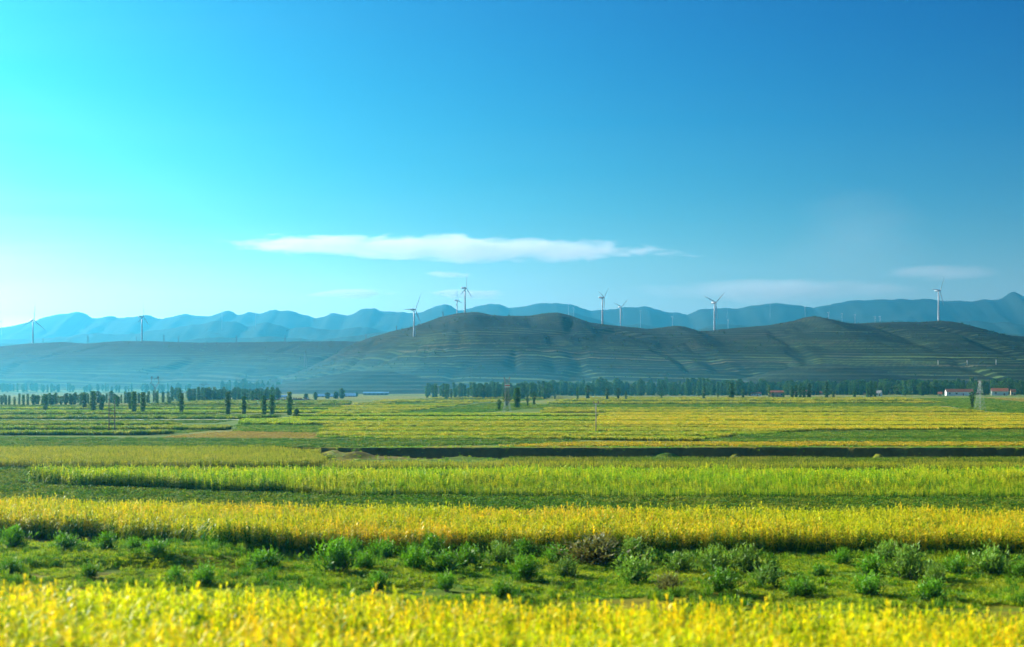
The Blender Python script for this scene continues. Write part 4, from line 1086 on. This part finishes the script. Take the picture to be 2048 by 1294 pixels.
def on_hill(fn, px, py, lo, hi):
    """the point of a hill seen at a photo position, or its skyline if the position lies above it"""
    d = np.linspace(lo, hi, 1200)
    x = gx(px, d); z = fn(x, d)[0]
    y = HOR - F * (z - H) / d
    vis = np.minimum.accumulate(y) >= y - 1e-9
    hit = np.where((y <= py) & vis)[0]
    i = hit[0] if len(hit) else int(np.argmin(y))
    return (float(x[i]), float(d[i]), float(z[i]))

for px, py, fn, lo, hi, hub, yaw, ph, lab in [
    (66, 684, left_hill, 1850, 3100, 641, 55, 5, 'leftmost large wind turbine on the low left ridge'),
    (284, 680, left_hill, 1850, 3100, 634, 80, 3, 'wind turbine seen edge-on on the low left ridge, second from left'),
    (828, 673, main_hill, 1500, 2450, 620, 55, 28, 'wind turbine standing below the skyline left of the central summit'),
    (930, 622, main_hill, 1500, 2550, 577, 68, 3, 'tallest looking wind turbine on the central summit'),
    (1205, 645, main_hill, 1500, 2550, 596, 65, 50, 'wind turbine right of the central summit, in front of a lower one'),
    (1429, 658, main_hill, 1500, 2550, 606, 38, 50, 'wind turbine with wide open blades in the saddle between the hills'),
    (1877, 640, main_hill, 1500, 2550, 582, 45, 33, 'brightest wind turbine on the right hill summit')]:
    p = on_hill(fn, px, py, lo, hi)
    hubz = H + (HOR - hub) * p[1] / F
    sc_ = 0.84 if fn is main_hill else 1.0
    th = (hubz - p[2]) / sc_ / TOWER_H
    turbine(p, yaw, ph, lab, sc_, th=th * 0.985)
for px, d, hub, yaw, ph, lab in [(914, 2700, 602, 70, -20, 'small wind turbine half hidden behind the central summit'), (1241, 2650, 615, 42, 50, 'shorter wind turbine right of the pair in the right of the summit')]:
    z = H + (HOR - hub) * d / F
    b = float(max(main_hill(np.array([gx(px, d)]), np.array([float(d)]))[0][0], 0))
    turbine((gx(px, d), d, b), yaw, ph, lab, .68, th=(z - b) / .68 / TOWER_H)
for px, py, hub, d, yaw, ph, lab in [(3, 660, 643, 7900, 60, 10, 'tiny far turbine at the left edge of the picture'), (444, 648, 624, 7700, 75, 20, 'faint far turbine before the peaked mountain on the left'), (511, 648, 626, 7700, 60, 40, 'faint far turbine right of the peaked mountain'),
    (1137, 632, 607, 7700, 70, 5, 'faint far turbine just right of the second summit'), (1147, 636, 616, 7700, 50, 30, 'smaller faint turbine paired beside another right of the second summit'), (1281, 652, 622, 7000, 70, 0, 'pale far turbine between the lower and the wide-bladed turbines'),
    (1345, 650, 634, 7000, 60, 20, 'pale small turbine above the dark dome of the saddle'), (1454, 628, 604, 10600, 20, 50, 'thin far turbine poking over the skyline right of centre'), (1540, 628, 606, 10600, 40, 10, 'second thin far turbine on the skyline'),
    (1610, 646, 614, 7700, 60, 15, 'pale far turbine above the right peak'), (1657, 646, 626, 6900, 70, 25, 'first of the row of white far turbines right of the right peak'), (1684, 648, 628, 6900, 60, 60, 'second of the row of white far turbines right of the right peak'),
    (1710, 648, 630, 6900, 65, 80, 'third of the row of white far turbines right of the right peak'), (1750, 650, 634, 6500, 65, 10, 'fourth of the row of white far turbines right of the right peak'), (1760, 650, 634, 6500, 60, 44, 'last of the row of white far turbines right of the right peak'),
    (1456, 655, 640, 6900, 60, 70, 'low pale turbine right of the wide-bladed turbine')]:
    z = H + (HOR - py) * d / F; hz = H + (HOR - hub) * d / F
    s = 0.8
    turbine((gx(px, d), d, z - 25), yaw, ph, lab, s, 'far off wind turbines', th=(hz - z + 25) / s / TOWER_H)

# ------------------------------------------------------------------ pylons and poles
def lattice(b, h, w0, w1, seg, r):
    lv = [i / seg for i in range(seg + 1)]
    cs = []
    for t in lv:
        w = (w0 + (w1 - w0) * t ** .8) / 2
        cs.append([(-w, -w, h * t), (w, -w, h * t), (w, w, h * t), (-w, w, h * t)])
    for i in range(seg):
        for k in range(4):
            b.tube([cs[i][k], cs[i+1][k]], r, 4, False)
            b.tube([cs[i][k], cs[i+1][(k+1) % 4]], r * .6, 4, False); b.tube([cs[i][(k+1) % 4], cs[i+1][k]], r * .6, 4, False)
            b.tube([cs[i+1][k], cs[i+1][(k+1) % 4]], r * .6, 4, False)
def arm(b, z, half, r, drop=.6):
    b.tube([(-half, 0, z), (half, 0, z)], r, 4, True); b.tube([(-half, 0, z), (0, 0, z + drop)], r * .6, 4, False); b.tube([(half, 0, z), (0, 0, z + drop)], r * .6, 4, False)
def insul(e, pts, n=3):
    for p in pts:
        b = MB()
        b.tube([(p[0], p[1], p[2]), (p[0], p[1], p[2] - .25), (p[0], p[1], p[2] - .5), (p[0], p[1], p[2] - .9)], [.05, .16, .16, .05], 6); obj('insulator', b.build('insulator', M['ceramic']), e)

def white_pylon():
    d = gd(823); h = 63 * d / F
    e = empty('lattice_pylon', (gx(1960, d), d, float(ground_z(gx(1960, d), d))), R(28))
    b = MB(); lattice(b, h * .96, 4.2, .8, 7, .038); obj('tower', b.build('tower', M['steel']), e)
    for z, half in ((h * .95, 1.5), (h * .60, 2.2), (h * .66, 2.0)):
        a = MB(); arm(a, z, half, .05); obj('crossarm', a.build('crossarm', M['steel_white']), e)
    insul(e, [(1.4, 0, h * .95), (-1.4, 0, h * .95), (2.1, 0, h * .6), (-2.1, 0, h * .6)])
    tag(e, 'white steel lattice pylon in the green field on the right', 'pylon')
white_pylon()
def red_tower():
    d = gd(823); h = 69 * d / F
    e = empty('lattice_pylon', (gx(1014, d), d, float(ground_z(gx(1014, d), d))), R(15))
    b = MB(); lattice(b, h * .30, 3.6, 2.0, 3, .045); obj('lower_tower', b.build('tower', M['steel']), e)
    b = MB(); lattice(b, h * .45, 2.0, 1.6, 5, .05); obj('middle_tower', b.build('tower', M['dark_steel']), e, (0, 0, h * .30))
    b = MB(); lattice(b, h * .2, 1.6, 2.4, 3, .06); obj('upper_tower', b.build('tower', M['dark_steel']), e, (0, 0, h * .75))
    for i, (z, m) in enumerate(((.72, 'steel_white'), (.75, 'steel_red'), (.78, 'steel_white'))):
        a = MB().box(-1.3, 1.3, -.9, -.75, h * z - .35, h * z + .35); obj('marker_panel', a.build('marker_panel', M[m]), e)
    for s in (-1, 1):
        a = MB().tube([(s * 1.2, 0, h * .95), (s * 1.5, 0, h)], .25, 6); obj('horn', a.build('horn', M['dark_steel']), e)
    tag(e, 'dark lattice tower with red and white bands amid the field trees', 'pylon')
red_tower()
def cathead(px, py, hp, d, z, label):
    h = hp * d / F
    e = empty('lattice_pylon', (gx(px, d), d, z), R(10))
    b = MB(); lattice(b, h * .62, 2.6, .8, 7, .09); obj('tower', b.build('tower', M['dark_steel']), e)
    a = MB()
    for s in (-1, 1):
        a.tube([(s * .3, 0, h * .60), (s * 2.6, 0, h * .76), (s * 1.7, 0, h * .95)], .14, 5)
        a.tube([(s * 1.3, 0, h * .98), (s * 2.6, 0, h * .96)], .25, 5); a.tube([(s * .3, 0, h * .66), (s * 2.2, 0, h * .80)], .1, 5); a.tube([(s * 1.7, 0, h * .95), (s * 2.2, 0, h)], .12, 5)
    a.tube([(-1.8, 0, h * .93), (1.8, 0, h * .93)], .12, 5)
    obj('cat_head', a.build('cat_head', M['dark_steel']), e)
    insul(e, [(2.4, 0, h * .95), (-2.4, 0, h * .95), (0, 0, h * .92)])
    tag(e, label, 'pylon')
d_ = gd(808)
cathead(310, 808, 56, d_, float(ground_z(gx(310, d_), d_)), 'dark cat-head lattice pylon above the misty left trees')
def tee_pylon():
    d = 1500; h = 22 * d / F
    e = empty('lattice_pylon', (gx(408, d), d, float(ground_z(gx(408, d), d))), 0)
    b = MB(); lattice(b, h * .8, 1.8, .7, 5, .1); obj('tower', b.build('tower', M['dark_steel']), e)
    a = MB(); a.tube([(-5.2, 0, h * .86), (5.2, 0, h * .86)], .35, 5); a.tube([(-3, 0, h * .98), (3, 0, h * .98)], .25, 5)
    for s in (-1, 1): a.tube([(0, 0, h * .72), (s * 3.4, 0, h * .86)], .2, 5); a.tube([(s * 3, 0, h * .86), (s * 2.6, 0, h)], .2, 5)
    obj('crossarm', a.build('crossarm', M['dark_steel']), e)
    insul(e, [(5, 0, h * .86), (-5, 0, h * .86)])
    tag(e, 'wide tee-shaped pylon in the mist at the foot of the left ridge', 'pylon')
tee_pylon()
def h_pole():
    d = gd(868); h = 68 * d / F
    e = empty('double_pole', (gx(224, d), d, float(ground_z(gx(224, d), d))), R(-4))
    for s in (-1, 1): obj('pole', MB().tube([(s * .9, 0, -.3), (s * .9, 0, h)], [.16, .12], 10).build('pole', M['wood_pole'], True), e)
    for s in (-1, 1): obj('cross_brace', MB().tube([(-s * .9, .02 * s, h * .33), (s * .9, .02 * s, h * .66)], .06, 6).build('cross_brace', M['wood_pole']), e)
    obj('crossbar', MB().box(-1.0, 1.0, -.19, -.13, h * .665, h * .69).build('crossbar', M['wood_pole']), e)
    obj('lower_crossbar', MB().box(-1.0, 1.0, -.2, -.14, h * .31, h * .33).build('crossbar', M['wood_pole']), e)
    insul(e, [(-.9, 0, h + .6), (.9, 0, h + .6)])
    tag(e, 'double wooden power pole with crossed braces on the left plain', 'utility pole')
h_pole()
def single_pole(px, py, hp, label, d=None, z=None, r=.15, mat='concrete_pole', fn=None):
    d = d or gd(py); h = hp * d / F
    z = float(ground_z(gx(px, d), d)) if z is None else z
    e = empty('utility_pole', (gx(px, d), d, z), 0)
    obj('pole', MB().tube([(0, 0, -.3), (0, 0, h)], [r, r * .7], 10).build('pole', M[mat], True), e)
    obj('crossarm', MB().box(-.8, .8, -r * .7 - .1, -r * .7 - .01, h * .955, h * .965 + .06).build('crossarm', M['steel']), e)
    insul(e, [(-.7, -.15, h * .96 + .9), (.7, -.15, h * .96 + .9)])
    tag(e, label, 'utility pole', 'utility poles')
single_pole(1192, 866, 60, 'single pale concrete pole in the middle of the golden fields', r=.19)
for p, y, hp, lab in [(1474, 791, 16, 'thin white pole left of the brick farmhouse'), (1796, 789, 17, 'thin pole among the belt trees'), (1950, 789, 16, 'thin white pole left of the white lattice pylon'), (2012, 788, 20, 'thin pole behind the gabled white house')]:
    single_pole(p, y, hp, lab, r=.22, mat='steel_white')
def ridge_pole(px, py, hp, fn, lab, wide=False):
    p = on_hill(fn, px, py + 1.5, 1450, 3200); h = hp * p[1] / F
    e = empty('ridge_pylon', p, R(20))
    b = MB(); lattice(b, h, h * .16, h * .05, 5, .12 if wide else .16); obj('tower', b.build('tower', M['dark_steel']), e)
    for z in (.72, .86): 
        a = MB(); arm(a, h * z, h * .16, .14); obj('crossarm', a.build('crossarm', M['dark_steel']), e)
    tag(e, lab, 'pylon', 'small pylons along the hills')
for px, py, hp, fn, lab in [(86, 685, 12, left_hill, 'small pylon right of the leftmost large turbine'), (176, 686, 16, left_hill, 'small pylon midway between the two left turbines'), (273, 682, 10, left_hill, 'short pylon just left of the edge-on turbine'),
    (328, 682, 14, left_hill, 'first small pylon right of the edge-on turbine'), (357, 683, 12, left_hill, 'second small pylon right of the edge-on turbine'), (473, 684, 15, left_hill, 'lone thin pylon midway along the left ridge'),
    (570, 683, 15, left_hill, 'thin pylon on the right end of the left ridge'), (611, 736, 36, main_hill, 'tall thin pylon on the slope below the left ridge'), (732, 676, 10, main_hill, 'small pylon low on the left shoulder of the central hill'),
    (793, 659, 9, main_hill, 'small pylon halfway up the left shoulder of the central hill'), (886, 632, 11, main_hill, 'small pylon near the top of the left shoulder')]:
    ridge_pole(px, py, hp, fn, lab)
for px, py, hp, lab in [(1876, 730, 9, 'first white post on the lower right hillside'), (1934, 730, 9, 'second white post on the lower right hillside'), (1992, 730, 10, 'third white post on the lower right hillside')]:
    p = on_hill(main_hill, px, py, 1420, 2400)
    single_pole(px, py, hp, lab, d=p[1], z=p[2], r=.35, mat='steel_white')

# ------------------------------------------------------------------ farm buildings
def house(name, px, py, wpx, hpx, depth, wall, roof, label, rz=0.0, roof_h=.42, n_win=3, d=None, door=True, flat=False, gable_wall=None):
    d = d or gd(py); w = wpx * d / F; h = hpx * d / F
    x = gx(px, d); z = float(ground_z(x, d))
    e = empty(name, (x, d, z), R(rz))
    wh = h * (1 - (0 if flat else roof_h)); rh = h - wh
    a, b = w / 2, depth / 2
    m = MB()
    m.box(-a, a, -b, b, -.3, wh)
    if not flat:
        m.add([(-a, -b, wh), (-a, b, wh), (-a, 0, wh + rh * .94)], [(0, 2, 1)]); m.add([(a, -b, wh), (a, b, wh), (a, 0, wh + rh * .94)], [(0, 1, 2)])
    obj('wall', m.build('wall', M[wall]), e)
    if gable_wall:
        obj('gable_wall', MB().add([(-a - .04, -b, 0), (-a - .04, b, 0), (-a - .04, b, wh), (-a - .04, 0, wh + rh), (-a - .04, -b, wh)], [(0, 4, 3, 2, 1)]).build('gable_wall', M[gable_wall]), e)
    r_ = MB(); o_ = .35; t_ = .18
    if flat:
        r_.box(-a - .3, a + .3, -b - .3, b + .3, wh, wh + .25)
    else:
        for s in (-1, 1):
            e0 = (s * (b + o_), wh - o_ * rh / b); e1 = (0, wh + rh)
            v = []
            for xx in (-a - .25, a + .25):
                v += [(xx, e0[0], e0[1]), (xx, e1[0], e1[1]), (xx, e1[0], e1[1] + t_), (xx, e0[0], e0[1] + t_)]
            r_.add(v, [(0, 1, 2, 3), (7, 6, 5, 4), (0, 4, 5, 1), (1, 5, 6, 2), (2, 6, 7, 3), (3, 7, 4, 0)])
    obj('roof', r_.build('roof', M[roof]), e)
    for i in range(n_win):
        cx = -a + w * (i + .5) / n_win
        if door and i == n_win // 2:
            obj('door', MB().box(cx - .5, cx + .5, -b - .05, -b + .05, 0, min(2.1, wh * .85)).build('door', M['door_wood']), e); continue
        ww = min(.8, w / n_win * .3)
        f = obj('window', MB().box(cx - ww - .1, cx + ww + .1, -b - .06, -b + .04, wh * .35, wh * .8).build('window', M['roof_grey']), e)
        obj('pane', MB().box(cx - ww, cx + ww, -b - .09, -b - .055, wh * .39, wh * .76).build('pane', M['window_glass']), f)
    return tag(e, label, 'house' if name == 'farmhouse' else 'shed', 'village buildings')

house('farmhouse', 1918, 791, 52, 13, 8, 'plaster', 'roof_red', 'long white farmhouse with red roof behind the lone leaning tree', -6, n_win=4, gable_wall='plaster')
house('farmhouse', 1999, 790.5, 32, 14, 9, 'plaster', 'roof_red', 'white gabled farmhouse with red roof at the far right', -14, n_win=2, gable_wall='plaster')
house('farmhouse', 2026, 790.5, 9, 12, 6, 'plaster_cream', 'roof_red', 'small cream house right of the gabled farmhouse', -10, n_win=2)
house('farmhouse', 1970, 787, 30, 15, 7, 'plaster', 'roof_grey', 'grey roofed white house left of the gabled farmhouse', -5, n_win=4, d=1560)
house('farmhouse', 1880, 792, 8, 8, 5, 'plaster_cream', 'roof_red', 'tiny cream hut left of the long white farmhouse', -20, n_win=1, door=False, gable_wall='plaster')
house('farmhouse', 1758, 792, 10, 11, 6, 'plaster', 'roof_grey', 'small white house among the belt trees', -30, n_win=2, gable_wall='plaster')
house('farmhouse', 1790, 787, 24, 7, 6, 'brick', 'roof_grey', 'low brown house half hidden by the belt trees', 0, n_win=4)
house('farmhouse', 1552, 794, 28, 13, 8, 'brick', 'roof_red', 'brown brick farmhouse with red roof and pale corner', 4, n_win=3, roof_h=.25)
house('farmhouse', 1512, 791, 20, 7, 6, 'plaster', 'roof_red', 'low white cottage with red roof left of the brick farmhouse', -8, n_win=4)
house('farmhouse', 1604, 790, 26, 10, 7, 'brick', 'roof_red', 'red roofed house behind the row of columnar trees', 0, n_win=3)
house('farmhouse', 1632, 789, 22, 6, 7, 'brick', 'roof_red', 'low red roofed house right of the columnar trees', 8, n_win=2)
house('storage_shed', 1462, 788, 36, 6, 6, 'roof_grey', 'roof_grey', 'low grey shed behind the tall columnar tree', 0, n_win=3, flat=True)
house('storage_shed', 698, 793.5, 26, 7, 14, 'plaster', 'roof_blue', 'blue roofed shed right of the bushes on the left plain', 6, n_win=5, roof_h=.7)
house('storage_shed', 655, 794, 44, 6, 12, 'plaster', 'roof_blue', 'blue roofed shed partly behind the bushes', 6, n_win=5, roof_h=.7)
house('storage_shed', 752, 790, 50, 6, 14, 'roof_grey', 'roof_blue', 'long low shed with thin blue roof', 4, n_win=6, roof_h=.35)
house('storage_shed', 555, 795, 46, 5, 12, 'plaster', 'roof_blue', 'far blue roofed shed behind the white marker wall', 4, n_win=5, roof_h=.6)
house('storage_shed', 775, 776, 46, 14, 30, 'roof_grey', 'roof_grey', 'large grey industrial shed at the hill foot', 0, n_win=6, d=1720, flat=True)
house('storage_shed', 705, 775, 34, 9, 20, 'roof_grey', 'plaster', 'low grey shed left of the industrial shed', 0, n_win=5, d=1720, flat=True)
house('farmhouse', 878, 776, 14, 16, 12, 'brick', 'roof_grey', 'dark block among trees behind the white tent', 0, n_win=2, d=1480, flat=True)

def tent(px, py, wpx, hpx, label, rz):
    d = gd(py); w = wpx * d / F / 2; h = hpx * d / F; x = gx(px, d)
    e = empty('white_tent', (x, d, float(ground_z(x, d))), R(rz))
    dep = w * 1.6
    m = MB(); m.add([(-w, -dep, 0), (w, -dep, 0), (0, -dep, h), (-w, dep, 0), (w, dep, 0), (0, dep, h)], [(0, 3, 5, 2), (1, 2, 5, 4), (3, 4, 5)])
    m.add([(-w, -dep, 0), (-w * .25, -dep, 0), (0, -dep, h)], [(0, 1, 2)]); m.add([(w * .25, -dep, 0), (w, -dep, 0), (0, -dep, h)], [(0, 1, 2)])
    obj('canvas', m.build('canvas', M['tent_white']), e)
    obj('ridge_pole', MB().tube([(0, -dep - .3, h + .1), (0, dep + .3, h + .1)], .1, 6).build('ridge_pole', M['steel']), e)
    tag(e, label, 'tent', 'white tents')
tent(852, 781, 6, 9, 'pointed white tent standing alone at the end of the pale road', 20)
tent(828, 781, 9, 5, 'low white tent left of the pointed one', -30)
tent(873, 781, 7, 4, 'small white tent right of the pointed one', 15)

def marker_wall():
    d = gd(801); x0, x1 = gx(508, d), gx(618, d)
    e = empty('roadside_wall', ((x0 + x1) / 2, d, float(ground_z((x0 + x1) / 2, d))))
    w = (x1 - x0) / 2
    obj('embankment', MB().add([(-w - 2, -3.5, -.2), (w + 5, -3.5, -.2), (w, -.6, 1.4), (-w, -.6, 1.4), (-w - 2, 3, -.2), (w + 5, 3, -.2), (w, .6, 1.4), (-w, .6, 1.4)], [(0, 1, 2, 3), (3, 2, 6, 7), (7, 6, 5, 4), (0, 3, 7, 4), (1, 5, 6, 2)]).build('embankment', M['brick']), e)
    n = 24
    for i in range(n):
        cx = -w + 2 * w * (i + .5) / n
        if rr.random() < .12: continue
        obj('marker_stone', MB().box(cx - w / n * .62, cx + w / n * .62, -.25, .25, 1.4, 2.2 + rr.random() * .25).build('marker_stone', M['tent_white'] if rr.random() < .75 else M['roof_red']), e)
    tag(e, 'low brown bank topped with white and red marker stones behind the left poplars', 'wall')
marker_wall()
